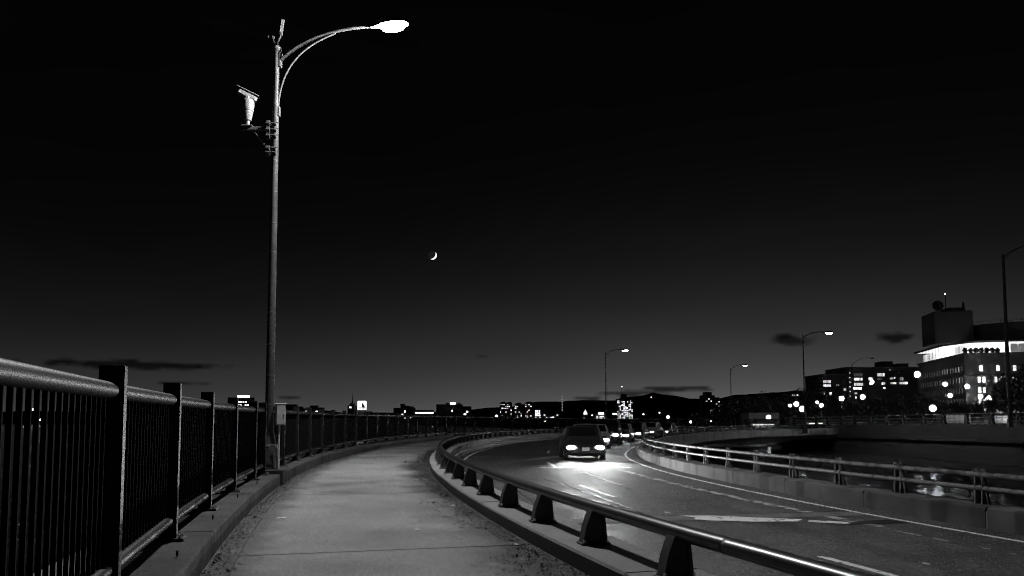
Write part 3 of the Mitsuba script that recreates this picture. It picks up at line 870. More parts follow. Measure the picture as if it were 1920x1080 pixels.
def car_parts(kind):
    ys = np.array([-2.27, -2.22, -2.1, -1.9, -1.6, -1.2, -.8, -.4, 0, .4, .8, 1.05, 1.3, 1.55, 1.8, 2.0, 2.14, 2.22, 2.26])
    if kind == 'sedan':
        zh = interp(ys, [(-2.27, .74), (-2.2, .86), (-2, .95), (-1.5, .97), (-.5, .93), (.9, .91), (1.6, .82), (2.05, .70), (2.2, .62), (2.26, .54)])
        belt, roof, zr, zb = (-1.78, 1.02), (-1.0, .22), 1.42, .90
    elif kind == 'hatch':
        zh = interp(ys, [(-2.27, .8), (-2.2, .95), (-2, 1.0), (-1.5, .99), (-.5, .95), (.9, .93), (1.6, .84), (2.05, .72), (2.2, .64), (2.26, .55)])
        belt, roof, zr, zb = (-2.12, 1.06), (-1.75, .20), 1.48, .93
    else:
        zh = interp(ys, [(-2.27, .9), (-2.2, 1.08), (-2, 1.12), (-1.5, 1.1), (-.5, 1.06), (.9, 1.05), (1.6, .98), (2.05, .9), (2.2, .8), (2.26, .68)])
        belt, roof, zr, zb = (-2.15, 1.05), (-1.9, .18), 1.72, 1.04
    zl = interp(ys, [(-2.27, .42), (-2.1, .27), (-1.8, .2), (1.8, .19), (2.1, .22), (2.26, .32)])
    w = interp(ys, [(-2.27, .6), (-2.2, .76), (-2, .85), (-1.5, .89), (0, .9), (1.3, .89), (1.8, .85), (2.05, .77), (2.2, .66), (2.26, .54)])
    body = manif(loft(ys, w, zl, zh, 28, 4.5))
    for y in (-1.36, 1.38):
        cyl = trimesh.creation.cylinder(.37, 2.4, sections=28, transform=trimesh.transformations.rotation_matrix(pi / 2, [0, 1, 0]))
        cyl.apply_translation([0, y, .33])
        body = body - manif(cyl)
    hb, hr = .74, .57
    r = .06
    cab_pts = [(s * (hb - .05), y, zb - .05) for s in (-1, 1) for y in belt] + [(s * hb, y * .8, zb - .05) for s in (-1, 1) for y in belt] + [(s * hr, y, zr - r) for s in (-1, 1) for y in roof] + [(0, (roof[0] + roof[1]) / 2, zr - r + .03)]
    cabin = ball_hull(np.array(cab_pts), r)
    P = {'body': (unman(body), 'paint', 30), 'cabin': (cabin, 'paint', 30)}
    out = r + .006
    # glass panels proud of the cabin
    f0, f1 = np.array([0, belt[1], zb - .05]), np.array([0, roof[1], zr - r])
    nf = np.array([0, f0[2] * 0 + (f1[2] - f0[2]), (f0[1] - f1[1])])
    nf /= np.linalg.norm(nf)
    lerp = lambda a, b, k: a + (b - a) * k
    q = [lerp(f0, f1, .22) + nf * out, lerp(f0, f1, .95) + nf * out]
    P['windscreen'] = (quad_plate([q[0] + [-.64, 0, 0], q[0] + [.64, 0, 0], q[1] + [.53, 0, 0], q[1] + [-.53, 0, 0]], .01), 'car_glass', False)
    b0_, b1_ = np.array([0, belt[0], zb - .05]), np.array([0, roof[0], zr - r])
    nb = np.array([0, -(b1_[2] - b0_[2]), b1_[1] - b0_[1]])
    nb /= np.linalg.norm(nb)
    q = [lerp(b0_, b1_, .25) + nb * out, lerp(b0_, b1_, .93) + nb * out]
    P['rear_window'] = (quad_plate([q[0] + [-.6, 0, 0], q[0] + [.6, 0, 0], q[1] + [.5, 0, 0], q[1] + [-.5, 0, 0]], .01), 'car_glass', False)
    for s in (-1, 1):
        lo, hi = np.array([s * hb, 0, zb - .05]), np.array([s * hr, 0, zr - r])
        ns = np.array([s * (hi[2] - lo[2]), 0, s * (lo[0] - hi[0])])
        ns /= np.linalg.norm(ns)
        zk = lambda k: lerp(lo, hi, k) + ns * (out + .004)
        A, B = zk(.2), zk(.9)
        yb = lambda k: (lerp(belt[0], roof[0], k), lerp(belt[1], roof[1], k))
        for nm, u0, u1 in (('side_window', .53, .9), ('side_window', .12, .49)):
            c = [A + [0, lerp(*yb(.2), u0), 0], A + [0, lerp(*yb(.2), u1), 0], B + [0, lerp(*yb(.9), u0), 0], B + [0, lerp(*yb(.9), u1), 0]]
            P.setdefault(nm + f'{s}{u0}', (quad_plate([c[0], c[1], c[3], c[2]], .01), 'car_glass', False))
        P[f'mirror{s}'] = (box(.17, .10, .12, (s * .96, .78, zb + .06), .03), 'paint', 30)
    tyre = lathe([(.20, -.1), (.30, -.1), (.325, -.07), (.325, .07), (.30, .1), (.20, .1)], 26)
    rim = [lathe([(0, -.03), (.05, -.03), (.06, .07), (0, .08)], 12), lathe([(.185, -.08), (.205, -.08), (.205, .085), (.19, .085)], 26)]
    for k in range(5):
        b = box(.05, .19, .02, (0, .115, .055), .006)
        b.apply_transform(trimesh.transformations.rotation_matrix(2 * pi * k / 5, [0, 0, 1]))
        rim.append(b)
    rim = cat(rim)
    zf = float(interp(2.2, list(zip(ys, zh))))
    for s in (-1, 1):
        for y in (-1.36, 1.38):
            R = trimesh.transformations.translation_matrix([s * .79, y, .325]) @ trimesh.transformations.rotation_matrix(s * pi / 2, [0, 1, 0])
            P[f'wheel{s}{y}'] = (tyre.copy().apply_transform(R), 'car_tyre', 35)
            P[f'rim{s}{y}'] = (rim.copy().apply_transform(R), 'car_rim', 30)
        hl = trimesh.creation.icosphere(3, 1.0)
        hl.apply_scale([.21, .12, .095])
        hl.apply_transform(trimesh.transformations.rotation_matrix(-s * .45, [0, 0, 1]))
        hl.apply_translation([s * .60, 2.155, zf - .055])
        P[f'headlight{s}'] = (hl, 'lamp', True)
        P[f'tail_light{s}'] = (box(.26, .06, .12, (s * .58, -2.225, zh[2] - .16), .02), 'car_trim', 30)
        P[f'fog{s}'] = (box(.16, .04, .07, (s * .56, 2.20, .36), .015), 'car_trim', 30)
    P['grille'] = (box(.74, .05, .14, (0, 2.245, zf - .09), .02), 'car_trim', 30)
    P['lower_grille'] = (box(1.0, .05, .12, (0, 2.235, .36), .02), 'car_trim', 30)
    P['number_plate'] = (box(.31, .02, .15, (0, 2.275, .49), .004), 'white_plastic', False)
    return P


CAR_PLY = {}
for kind in ('sedan', 'hatch', 'van'):
    CAR_PLY[kind] = {k: (ply(m, None, sm), b) for k, (m, b, sm) in car_parts(kind).items()}
CARS = [(.0, 'sedan', 'black', 'black saloon car at the head of the queue, both headlights blazing in the bend'),
        (.062, 'hatch', 'grey', 'dark grey hatchback with lit headlights, second from the head of the queue'),
        (.122, 'sedan', 'silver', 'silver saloon car with lit headlights, third from the head of the queue'),
        (.182, 'van', 'black', 'tall black van with lit headlights, fourth from the head of the queue'),
        (.242, 'sedan', 'grey', 'grey saloon car with lit headlights, fifth from the head of the queue'),
        (.305, 'hatch', 'black', 'black hatchback with lit headlights, third from the far end of the queue'),
        (.37, 'sedan', 'silver', 'silver saloon car with lit headlights, second from the far end of the queue'),
        (.435, 'sedan', 'black', 'last black saloon car at the far end of the queue')]
import re
for th, kind, paint, lab in CARS:
    k = thing('car', lab, 'car', 'cars queued in the right lane with their headlights on')
    Rc = min(104.4, Rin(th) + 3.0)
    M = frame(Rc, th, ZR + .004, flip=True)
    keys = {}
    for nm, (d, b) in CAR_PLY[kind].items():
        base_nm = re.match(r'[a-z_]+', nm).group(0)
        bs = {'paint': 'car_paint_' + paint, 'lamp': 'white_plastic'}.get(b, b)
        dd_ = {**d, 'bsdf': {'type': 'ref', 'id': bs}}
        par = k
        if base_nm == 'rim':
            par = keys[nm.replace('rim', 'wheel')]
        elif base_nm in ('windscreen', 'rear_window', 'side_window'):
            par = keys['cabin']
        keys[nm] = put(par, {'fog': 'fog_light'}.get(base_nm, base_nm), dd_, None, M, em=glow(120, .15) if b == 'lamp' else None)
    for s in (-1, 1):                                 # the beam of each headlight
        o = np.array(M.matrix, float) @ np.array([s * .60, 2.30, .62, 1])
        e = np.array(M.matrix, float) @ np.array([s * .60 - .6, 12.0, -.05, 1])
        I = 420.0 if th < .05 else 320.0 if th < .1 else 220.0
        scene[fresh(keys[f'headlight{s}'] + '__beam')] = dict(type='spot', to_world=T().look_at(origin=o[:3].tolist(), target=e[:3].tolist(), up=[0, 0, 1]), intensity={'type': 'rgb', 'value': [I, I, I]}, cutoff_angle=30.0, beam_width=6.0, sampling_weight=3.0 if th < .05 else 1.0 if th < .1 else .3)

# ------------------------------------------------------------------ hotel and apartment block on the right bank
A0 = np.array([141.8, 250.0])
ex, ey = np.array([.979, -.206]), np.array([.206, .979])


def local(M0, u, v):
    M = np.eye(4)
    M[:2, 0], M[:2, 1], M[:2, 3] = u, v, M0
    return T(M.tolist())


HM = local(A0, ex, ey)
ho = thing('hotel', 'large pale hotel with lit windows and a glowing roof terrace at the right edge', 'building')
put(ho, 'wall', box(30, 50, 24.4, (15, 25, 9.9), .0), 'building_mid', HM, smooth=False)
put(ho, 'cornice', box(30.6, 50.6, .5, (15, 25, 21.9), .1), 'slab_concrete', HM)
put(ho, 'cornice', box(30.5, 50.5, .35, (15, 25, 15.2), .08), 'slab_concrete', HM)
r2 = np.random.default_rng(5)
for row, (z, hgt) in enumerate(((17.2, 2.0), (13.7, 2.0), (10.4, 2.0), (7.1, 2.0), (3.9, 2.0))):
    for c, x in enumerate((4.6, 9.3, 14.0, 18.7, 23.4)):
        for s in ((-.62, .62) if row else (-.0,)):
            w = 1.0 if row else 1.15
            if c > 2 and r2.random() < .5:
                continue
            f = put(ho, 'window', box(w, .12, hgt, (x + s * 1.05, -.05, z), .0), 'window_frame', HM, smooth=False)
            lv = float(r2.uniform(.7, 2.4)) if c < 4 else .4
            put(f, 'pane', box(w * .8, .04, hgt * .86, (x + s * 1.05, -.125, z)), 'white_plastic', HM, smooth=False, em=glow(lv))
            put(f, 'bar', box(w * .8, .03, .07, (x + s * 1.05, -.155, z + r2.uniform(-.1, .4))), 'window_frame', HM, smooth=False)
    for c in range(17):
        y = 2.2 + c * 2.75
        f = put(ho, 'window', box(.12, 1.1, 1.9, (-.05, y, z), .0), 'window_frame', HM, smooth=False)
        put(f, 'pane', box(.04, .5, 1.7, (-.125, y + .2, z)), 'white_plastic', HM, smooth=False, em=glow(float(r2.uniform(.04, .45)) * (1 if row < 2 else .35) * max(.15, 1 - c / 14)))
# roof terrace: canopy on posts, glass screens, planters, warm light
put(ho, 'canopy', trimesh.convex.convex_hull(np.array([(x, y, z) for x, y in ((-2.4, 14), (-2.4, 46), (22, 46), (22, -.2), (3, 3)) for z in (25.6, 26.1)])), 'building_dark', HM, smooth=False)
put(ho, 'terrace_ceiling', trimesh.convex.convex_hull(np.array([(x, y, z) for x, y in ((-1.6, 16), (-1.6, 44), (20, 44), (20, 1.2), (3, 4)) for z in (25.45, 25.55)])), 'white_plastic', HM, smooth=False, em=glow(1.1))
put(ho, 'terrace_wall', box(20, .3, 3.2, (13, 12, 23.8)), 'white_plastic', HM, smooth=False)
put(ho, 'terrace_wall', box(.3, 30, 3.2, (5, 28, 23.8)), 'white_plastic', HM, smooth=False)
for i in range(16):
    y = 2 + i * 2.7
    put(ho, 'terrace_panel', box(.08, 2.2, 2.4, (.6, y + 2, 23.6)), 'white_plastic', HM, smooth=False, em=glow(float(r2.uniform(.5, 2.6)) * (1 if 2 < i < 13 else .35)))
for i in range(8):
    put(ho, 'terrace_panel', box(1.9, .08, 2.6, (1.6 + i * 2.15, .8, 23.6)), 'white_plastic', HM, smooth=False, em=glow(float(r2.uniform(1.2, 4.0)) if i < 6 else .1))
for i in range(9):
    put(ho, 'canopy_post', box(.12, .12, 3.6, (-1.9, 15 + i * 3.6, 23.9)), 'window_frame', HM, smooth=False)
for i in range(7):
    v = trimesh.creation.icosphere(2, .75)
    v.vertices = v.vertices * (1 + .5 * (meshkit.noise(v.vertices * 3 + i * 9)[:, None] - .5)) * [1, 1, 1.15] + [.2 + i * 1.55, -.1, 22.9]
    put(ho, 'shrub', v, 'leaf', HM, smooth=False)
put(ho, 'terrace_lamp', trimesh.creation.icosphere(2, .75).apply_translation([9.6, .2, 23.6]), 'white_plastic', HM, em=glow(30))
put(ho, 'penthouse', box(11.5, 14, 10.5, (-.4, 14.5, 31.2), .2), 'building_dark', HM)
put(ho, 'penthouse', box(5.6, 7, 1.6, (1.6, 14.5, 37.2), .2), 'building_dark', HM)
drum = trimesh.creation.cylinder(14, 6.2, sections=40)
drum.apply_translation([20.5, 20, 29.2])
put(ho, 'drum', drum, 'building_dark', HM, smooth=30)
put(ho, 'drum_railing', cat([trimesh.creation.annulus(13.8, 13.9, .08, sections=40).apply_translation([20.5, 20, z]) for z in (32.9, 33.4)] + [box(.1, .1, 1.2, (20.5 + 13.85 * cos(g), 20 + 13.85 * sin(g), 32.9)) for g in np.linspace(0, 2 * pi, 31)[:-1]]), 'window_frame', HM, smooth=False)
dish = lathe([(0, 0), (.8, .05), (1.5, .25), (1.75, .42), (1.72, .46), (.8, .15), (0, .1)], 24)
dish.apply_transform(trimesh.transformations.rotation_matrix(pi / 2 - .1, [1, 0, 0]))
put(ho, 'dish', dish.copy().apply_translation([-4.0, 11, 38.6]), 'building_dark', HM)
put(ho, 'dish_mast', tube([(-4.0, 11.3, 36.3), (-4.0, 11.3, 38.5)], .16, 8), 'window_frame', HM)
put(ho, 'dish', dish.copy().apply_scale(.6).apply_transform(trimesh.transformations.rotation_matrix(1.0, [0, 0, 1])).apply_translation([3.9, 12, 38.9]), 'building_dark', HM)
put(ho, 'dish_mast', tube([(3.9, 12.2, 36.3), (3.9, 12.2, 38.8)], .16, 8), 'window_frame', HM)
put(ho, 'beacon_mast', tube([(-.9, 13, 36.4), (-.9, 13, 42.6)], .13, 8), 'window_frame', HM)
put(ho, 'beacon', trimesh.creation.icosphere(2, .22).apply_translation([-.9, 13, 42.8]), 'white_plastic', HM, em=glow(8))

# apartment block, y = 330: picture columns 1540 to 1740 at .22 m each
ap = thing('apartment_block', 'dark flat roofed apartment block with scattered lit windows and balconies', 'building')
X = lambda u: (u - 960) * .22
Z = lambda v: EYE + (786 - v) * .22
put(ap, 'wall', box(X(1742) - X(1588), 22, Z(689) + 2, ((X(1742) + X(1588)) / 2, 341, (Z(689) - 2) / 2), .0), 'building_dark', smooth=False)
put(ap, 'wall', box(X(1588) - X(1545), 20, Z(702) + 2, ((X(1588) + X(1545)) / 2, 341, (Z(702) - 2) / 2), .0), 'building_dark', smooth=False)
put(ap, 'parapet', box(X(1743) - X(1587), 22.4, .5, ((X(1743) + X(1587)) / 2, 341, Z(689)), .05), 'building_mid')
put(ap, 'parapet', box(X(1588.5) - X(1544), 20.4, .5, ((X(1588.5) + X(1544)) / 2, 341, Z(702)), .05), 'building_mid')
put(ap, 'roof_house', box(X(1691) - X(1672), 8, Z(675) - Z(689), ((X(1691) + X(1672)) / 2, 341, (Z(675) + Z(689)) / 2)), 'building_dark', smooth=False)
put(ap, 'roof_house', box(X(1721) - X(1703), 8, Z(679) - Z(689), ((X(1721) + X(1703)) / 2, 341, (Z(679) + Z(689)) / 2)), 'building_dark', smooth=False)
put(ap, 'roof_house', box(X(1588) - X(1573), 8, Z(695) - Z(702), ((X(1588) + X(1573)) / 2, 341, (Z(695) + Z(702)) / 2)), 'building_dark', smooth=False)
put(ap, 'chimney', box(.5, .5, 3, (X(1695.5), 340, Z(684))), 'building_dark', smooth=False)
for v in (707, 713, 720, 727, 734):
    put(ap, 'balcony', box(X(1552) - X(1538), 6, Z(v) - Z(v + 3), ((X(1552) + X(1538)) / 2, 334, Z(v + 1.5)), .02), 'building_mid', smooth=False)
WN = [(545, 640, 465, 500, .5), (545, 640, 515, 545, 1.2), (550, 565, 615, 645, .8), (620, 650, 610, 645, 1.1), (905, 1010, 385, 420, .05), (905, 1010, 440, 470, .9), (905, 1015, 500, 535, .6), (895, 995, 550, 580, 2), (910, 940, 615, 635, .5), (910, 935, 665, 685, .7),
      (1080, 1130, 435, 468, 1.2), (1085, 1133, 495, 525, 1.6), (1185, 1275, 382, 420, 1.1), (1185, 1240, 440, 465, .06), (1235, 1280, 492, 522, .7), (1250, 1280, 550, 570, 1.2), (1335, 1372, 438, 456, .7), (1385, 1402, 433, 448, 1), (1340, 1412, 490, 514, .7), (1450, 1550, 488, 515, .8), (1455, 1500, 432, 470, .25), (790, 832, 563, 592, .8), (700, 740, 512, 535, .06), (1335, 1345, 335, 350, .8)] + [(850, 862, z, z + 12, 1.3) for z in (375, 430, 485, 540, 597, 655)] + [(880, 892, z, z + 10, .9) for z in (520, 565, 620, 675)]
for x0, x1, y0, y1, lv in WN:
    u0, u1, v0, v1 = 1460 + x0 / 6.4, 1460 + x1 / 6.4, 640 + y0 / 6.4, 640 + y1 / 6.4
    f = put(ap, 'window', box(X(u1) - X(u0) + .3, .16, Z(v0) - Z(v1) + .3, ((X(u0) + X(u1)) / 2, 329.96 if u0 > 1588 else 330.96, (Z(v0) + Z(v1)) / 2)), 'window_frame', smooth=False)
    n = max(1, int(round((u1 - u0) / 3.0)))
    for q in range(n):
        a, b = u0 + (u1 - u0) * (q + .08) / n, u0 + (u1 - u0) * (q + .92) / n
        put(f, 'pane', box(X(b) - X(a), .06, Z(v0) - Z(v1), ((X(a) + X(b)) / 2, (329.85 if u0 > 1588 else 330.85), (Z(v0) + Z(v1)) / 2)), 'white_plastic', smooth=False, em=glow(lv * float(r2.uniform(.25, 1.6))))

# ------------------------------------------------------------------ skyline: x, width, height, distance (metres)


def far_building(label, x0, x1, top, y, lit, seed, cell=(2.6, 3.2), level=(.3, 2.2), setbacks=(), name='tower_block', band=None, material='building_dark', depth=18, zone=(0, 1)):
    k = thing(name, label, 'building')
    put(k, 'wall', box(x1 - x0, depth, top + 2, ((x0 + x1) / 2, y + depth / 2, top / 2 - 1)), material, smooth=False)
    for a, b, z in setbacks:
        put(k, 'roof_house', box(b - a, depth * .6, z - top, ((a + b) / 2, y + depth / 2, (top + z) / 2)), material, smooth=False)
    r = np.random.default_rng(seed)
    ms = []
    nx, nz = int((x1 - x0) // cell[0]), int((top - 3) // cell[1])
    for i in range(nx):
        for j in range(nz):
            if r.random() < lit and zone[0] <= (j + .5) / max(nz, 1) <= zone[1]:
                ms.append(box(cell[0] * r.uniform(.45, .95), .2, cell[1] * r.uniform(.35, .62), (x0 + (i + .5) * (x1 - x0) / nx, y - .1, 2 + (j + .5) * cell[1])))
    if ms:
        h = len(ms) // 2
        for part, lv in ((ms[:h], level[0]), (ms[h:], level[1])) if False else ((ms[::2], level[0]), (ms[1::2], level[1])):
            if part:
                put(k, 'window', cat(part), 'white_plastic', smooth=False, em=glow(lv), stuff=True)
    if band:
        a, b, z, h, lv = band
        put(k, 'lit_band', box(b - a, .3, h, ((a + b) / 2, y - .2, z)), 'white_plastic', smooth=False, em=glow(lv))
    return k


U = lambda u, y=900: (u - 960) / 1500 * y
V = lambda v, y=900: EYE + (786 - v) / 1500 * y
far_building('brightly lit office tower standing above the fence rail left of the lamp pole', U(446), U(468), V(745), 900, .75, 1, (2.6, 3.4), (1.5, 4), band=(U(446), U(468), V(743.5), 2.2, 4), zone=(.45, 1))
far_building('low dark block with a few lit windows right behind the lamp pole cabinet', U(525), U(562), V(762), 900, .10, 2, level=(.8, 2), setbacks=((U(533), U(552), V(758)),))
far_building('dark block with bright windows, second right of the lamp pole', U(573), U(602), V(764), 900, .16, 3, level=(1, 3), setbacks=((U(580), U(592), V(760)),))
ch = far_building('narrow dark tower with a thin spire left of the bright square sign', U(652), U(664), V(760), 900, .05, 4, level=(2, 2), setbacks=((U(655), U(661), V(756)),), band=(U(655.5), U(659), V(764), 1.4, 3))
put(ch, 'spire', lathe([(1.2, 0), (.5, 4), (.12, 12), (0, 12.5)], 8), 'building_dark', T().translate([U(658), 909, V(756)]))
far_building('dark building carrying the bright square sign', U(668), U(692), V(771), 905, .0, 5)
far_building('cluster of dark stepped roofs with scattered lights, left of the bright strip', U(738), U(776), V(765), 900, .10, 6, level=(1.5, 4), setbacks=((U(750), U(757), V(757)), (U(757), U(767), V(761)), (U(769), U(774), V(762))))
far_building('long low building with one continuous bright strip of light', U(778), U(814), V(769), 880, .0, 7, band=(U(779, 880), U(813, 880), V(774, 880), 1.4, 2.5))
far_building('wide dark block with a bright round light on its roof', U(818), U(866), V(758), 900, .03, 8, level=(.6, 2.0), setbacks=((U(836), U(862), V(755)),), band=(U(844), U(854), V(756.5), 2.0, 5))
far_building('dark block with one lamp at its right end, behind the wide dark block', U(862), U(880), V(761), 930, .06, 9, level=(1, 2.5))
for i, (a, b, v, l) in enumerate(((937, 960, 755, 'left one of three lit residential towers'), (965, 979, 757, 'middle one of three lit residential towers, the narrowest'), (984, 1000, 755, 'right one of three lit residential towers'))):
    far_building(l, U(a), U(b), V(v), 900, .33, 20 + i, (1.9, 2.1), (.7, 2.0), setbacks=((U(a) + 2, U(a) + 6, V(v - 2)), (U(b) - 5, U(b) - 1, V(v - 1.5))))
far_building('small cube of a building fully lit, right of the three towers', U(1002), U(1012), V(766), 880, .9, 30, (1.8, 2.4), (2.5, 4.0))
far_building('low block with a row of scattered lights, right of the fully lit cube', U(1018), U(1046), V(768), 890, .22, 31, (2.2, 2.6), (.8, 2.4))
dm = far_building('small lit dome beyond the far bank', U(1094), U(1102), V(777), 900, .3, 32, (1.5, 2), (1, 2))
put(dm, 'dome', lathe([(2.2, 0), (2.1, 1.2), (1.4, 3.0), (.5, 4.0), (0, 6.0)], 12), 'white_plastic', T().translate([U(1098), 905, V(777)]), em=glow(1.6))
far_building('low floodlit building with a stepped bright roofline near the lit tower', U(1118), U(1137), V(776), 900, .5, 33, (1.6, 1.6), (1.5, 4), band=(U(1122), U(1132), V(775), 2.6, 3))
ct = far_building('tall lit tower with three stepped shafts, brightest on the horizon', U(1165), U(1178), V(745), 900, .62, 34, (1.7, 2.0), (1.2, 3.0), setbacks=((U(1167), U(1176), V(739)),), zone=(0, .95))
for a, b, v in ((1158, 1165, 748), (1179.5, 1187, 746)):
    put(ct, 'side_shaft', box(U(b) - U(a), 14, V(v) + 2, ((U(a) + U(b)) / 2, 912, V(v) / 2 - 1)), 'building_dark', smooth=False)
    r = np.random.default_rng(int(a))
    put(ct, 'window', cat([box(1.2 * r.uniform(.6, 1), .2, .95, (U(a) + (i + .5) * (U(b) - U(a)) / 3, 904.9, 2 + j * 2.0)) for i in range(3) for j in range(int(V(v) / 2.0) - 1) if r.random() < .6]), 'white_plastic', smooth=False, em=glow(1.8), stuff=True)
put(ct, 'mast', tube([(U(1168), 909, V(739)), (U(1168), 909, V(725))], .25, 6), 'building_dark')
put(ct, 'beacon', trimesh.creation.icosphere(1, .6).apply_translation([U(1168), 909, V(724.5)]), 'white_plastic', em=glow(4))
rm = thing('radio_mast', 'thin radio mast with a column of small lights left of the first far lamp', 'mast')
put(rm, 'mast', tube([(U(1054), 900, -2), (U(1054), 900, V(743))], .22, 6), 'building_dark')
put(rm, 'beacon', cat([trimesh.creation.icosphere(1, .42).apply_translation([U(1054), 899.6, V(v)]) for v in range(744, 772, 5)]), 'white_plastic', em=glow(1.2), stuff=True)
far_building('dark tower with sparse lit windows, left of the second far lamp', U(1318), U(1340), V(741), 900, .2, 36, (2.4, 2.6), (.5, 1.6), setbacks=((U(1323), U(1336), V(735)),), zone=(.3, 1))
far_building('lower dark block with a few lights right behind the second far lamp', U(1344), U(1364), V(748), 920, .12, 37, (2.4, 2.6), (.5, 1.4), setbacks=((U(1349), U(1359), V(744)),))
far_building('dark building with one bright strip beside the unlit short armed lamp', U(1479, 500), U(1500, 500), V(740, 500), 500, .12, 38, (1.4, 1.6), (.5, 1.2), setbacks=((U(1480, 500), U(1485, 500), V(735, 500)),), band=(U(1485, 500), U(1496, 500), V(741.5, 500), 1.0, 1.6))
far_building('long low shed with a dark flat roof under the tree line', U(1403, 210), U(1460, 210), V(774, 210), 210, .0, 39, name='shed', material='building_mid', depth=8)

# rooftop sign
sg = thing('rooftop_sign', 'bright square white sign with a dark triangle on a far roof', 'sign')
sx, sz, sw = U(679.5), V(760.3), 10.2
from shapely.geometry import box as sbox
rs = sbox(-sw / 2, -sw / 2, sw / 2, sw / 2).buffer(-1.0).buffer(1.0)
m = trimesh.creation.extrude_polygon(rs, .6, engine='earcut')
m.apply_transform(trimesh.transformations.rotation_matrix(pi / 2, [1, 0, 0]))
put(sg, 'face', m.apply_translation([sx, 899, sz]), 'white_plastic', smooth=False, em=glow(1.35))
put(sg, 'triangle', plate_xz([(.2, -2.2), (.0, 3.4), (4.0, -2.2)], .2, (sx, 898.2, sz)), 'building_mid', smooth=False)
put(sg, 'outline', cat([box(8.4, .2, .3, (sx, 898.2, sz - 2.3)), box(.3, .2, 1.9, (sx - 4.1, 898.2, sz - 3.3)), box(.3, .2, 1.9, (sx + 4.1, 898.2, sz - 3.3)), box(8.4, .2, .3, (sx, 898.2, sz - 4.3))]), 'building_mid', smooth=False)
tm = meshkit.text_mesh('CITGO', 1.4, .2, bold=True)
tm.apply_translation([-tm.bounds[:, 0].mean(), -tm.bounds[:, 1].mean(), 0])
tm.apply_transform(trimesh.transformations.rotation_matrix(pi / 2, [1, 0, 0]))
put(sg, 'lettering', tm.apply_translation([sx, 898.3, sz - 3.3]), 'building_mid', smooth=False)
put(sg, 'frame', cat([box(.4, .4, 8, (sx + d, 901, sz - 7)) for d in (-3.5, 0, 3.5)]), 'building_dark', smooth=False)

# small far lamps along the banks
FL = [(872, 777, 850, 1.3), (931, 780, 850, 1.3), (1252, 782, 700, 1.4), (1294, 791, 420, .7), (1206, 777, 900, .8), (1236, 774, 900, .7), (1221, 745, 900, .5), (1150, 776, 880, .9), (1154, 776, 880, .9), (1110, 779, 800, .6), (1040, 795, 500, .4), (1022, 790, 500, .4), (707, 777, 850, .7), (760, 784, 600, .7), (795, 775, 870, .7), (812, 800, 300, .2), (770, 783, 620, .6), (848, 770, 890, .8), (1175, 765, 870, .8), (1332, 790, 350, .35), (1400, 779, 500, .5), (1216, 800, 320, .25), (64, 768, 700, 1.0), (78, 787, 600, .7), (18, 803, 260, .3), (49, 800, 260, .3), (136, 788, 500, .6), (3, 755, 800, 1.6), (67, 752, 820, .9), (67, 757, 820, .9), (125, 788, 520, .5)]
for u, v, y, r in FL:
    x, z = U(u, y), V(v, y)
    w_ = 'seen between the pickets at the far left' if u < 400 else 'above or behind the fence left of the bend' if u < 960 else 'on the far bank beyond the bend'
    k = thing('far_lamp', 'tiny bright lamp ' + w_, 'lamp', 'tiny lamps ' + w_)
    put(k, 'post', tube([(x, y, -3), (x, y, z - r)], .1, 5), 'dark_pole')
    put(k, 'globe', trimesh.creation.icosphere(1, r).apply_translation([x, y, z]), 'white_plastic', em=glow(6))
# low lit kiosks seen through the dark bridge's rails
for lab, x0, x1, y, z0, z1, lv in (('low lit waiting shelter seen through the dark bridge railing below the hotel', 63.5, 67.5, 118, .9, 2.0, .12), ('small bright kiosk seen through the dark bridge railing at the far right', 70.5, 73.0, 118, .9, 1.9, .4), ('bright low kiosk at the far end of the dark bridge', 65.2, 68.2, 176, -.2, .6, 2.0), ('small bright booth under the tree line left of the dark bridge', 55.5, 60.5, 185, -.4, .3, 1.4)):
    k = thing('kiosk', lab, 'kiosk')
    put(k, 'roof', box(x1 - x0 + .6, 2.6, .15, ((x0 + x1) / 2, y + 1, z1 + .25), .03), 'building_dark')
    put(k, 'back_wall', box(x1 - x0, .2, z1 - z0 + 2, ((x0 + x1) / 2, y + 2, (z0 + z1) / 2 - .8)), 'building_mid', smooth=False)
    n = max(3, int((x1 - x0) / .8))
    for i in range(n):
        put(k, 'pane', box((x1 - x0) / n * .84, .06, z1 - z0, (x0 + (i + .5) * (x1 - x0) / n, y, (z0 + z1) / 2)), 'white_plastic', smooth=False, em=glow(lv * float(r2.uniform(.3, 1.5))))
    put(k, 'counter', box(x1 - x0, .3, 1.2, ((x0 + x1) / 2, y + .2, z0 - .65)), 'building_dark', smooth=False)

# ------------------------------------------------------------------ trees on the far bank
TREE_GROUP = 'dark trees massed along the far bank'


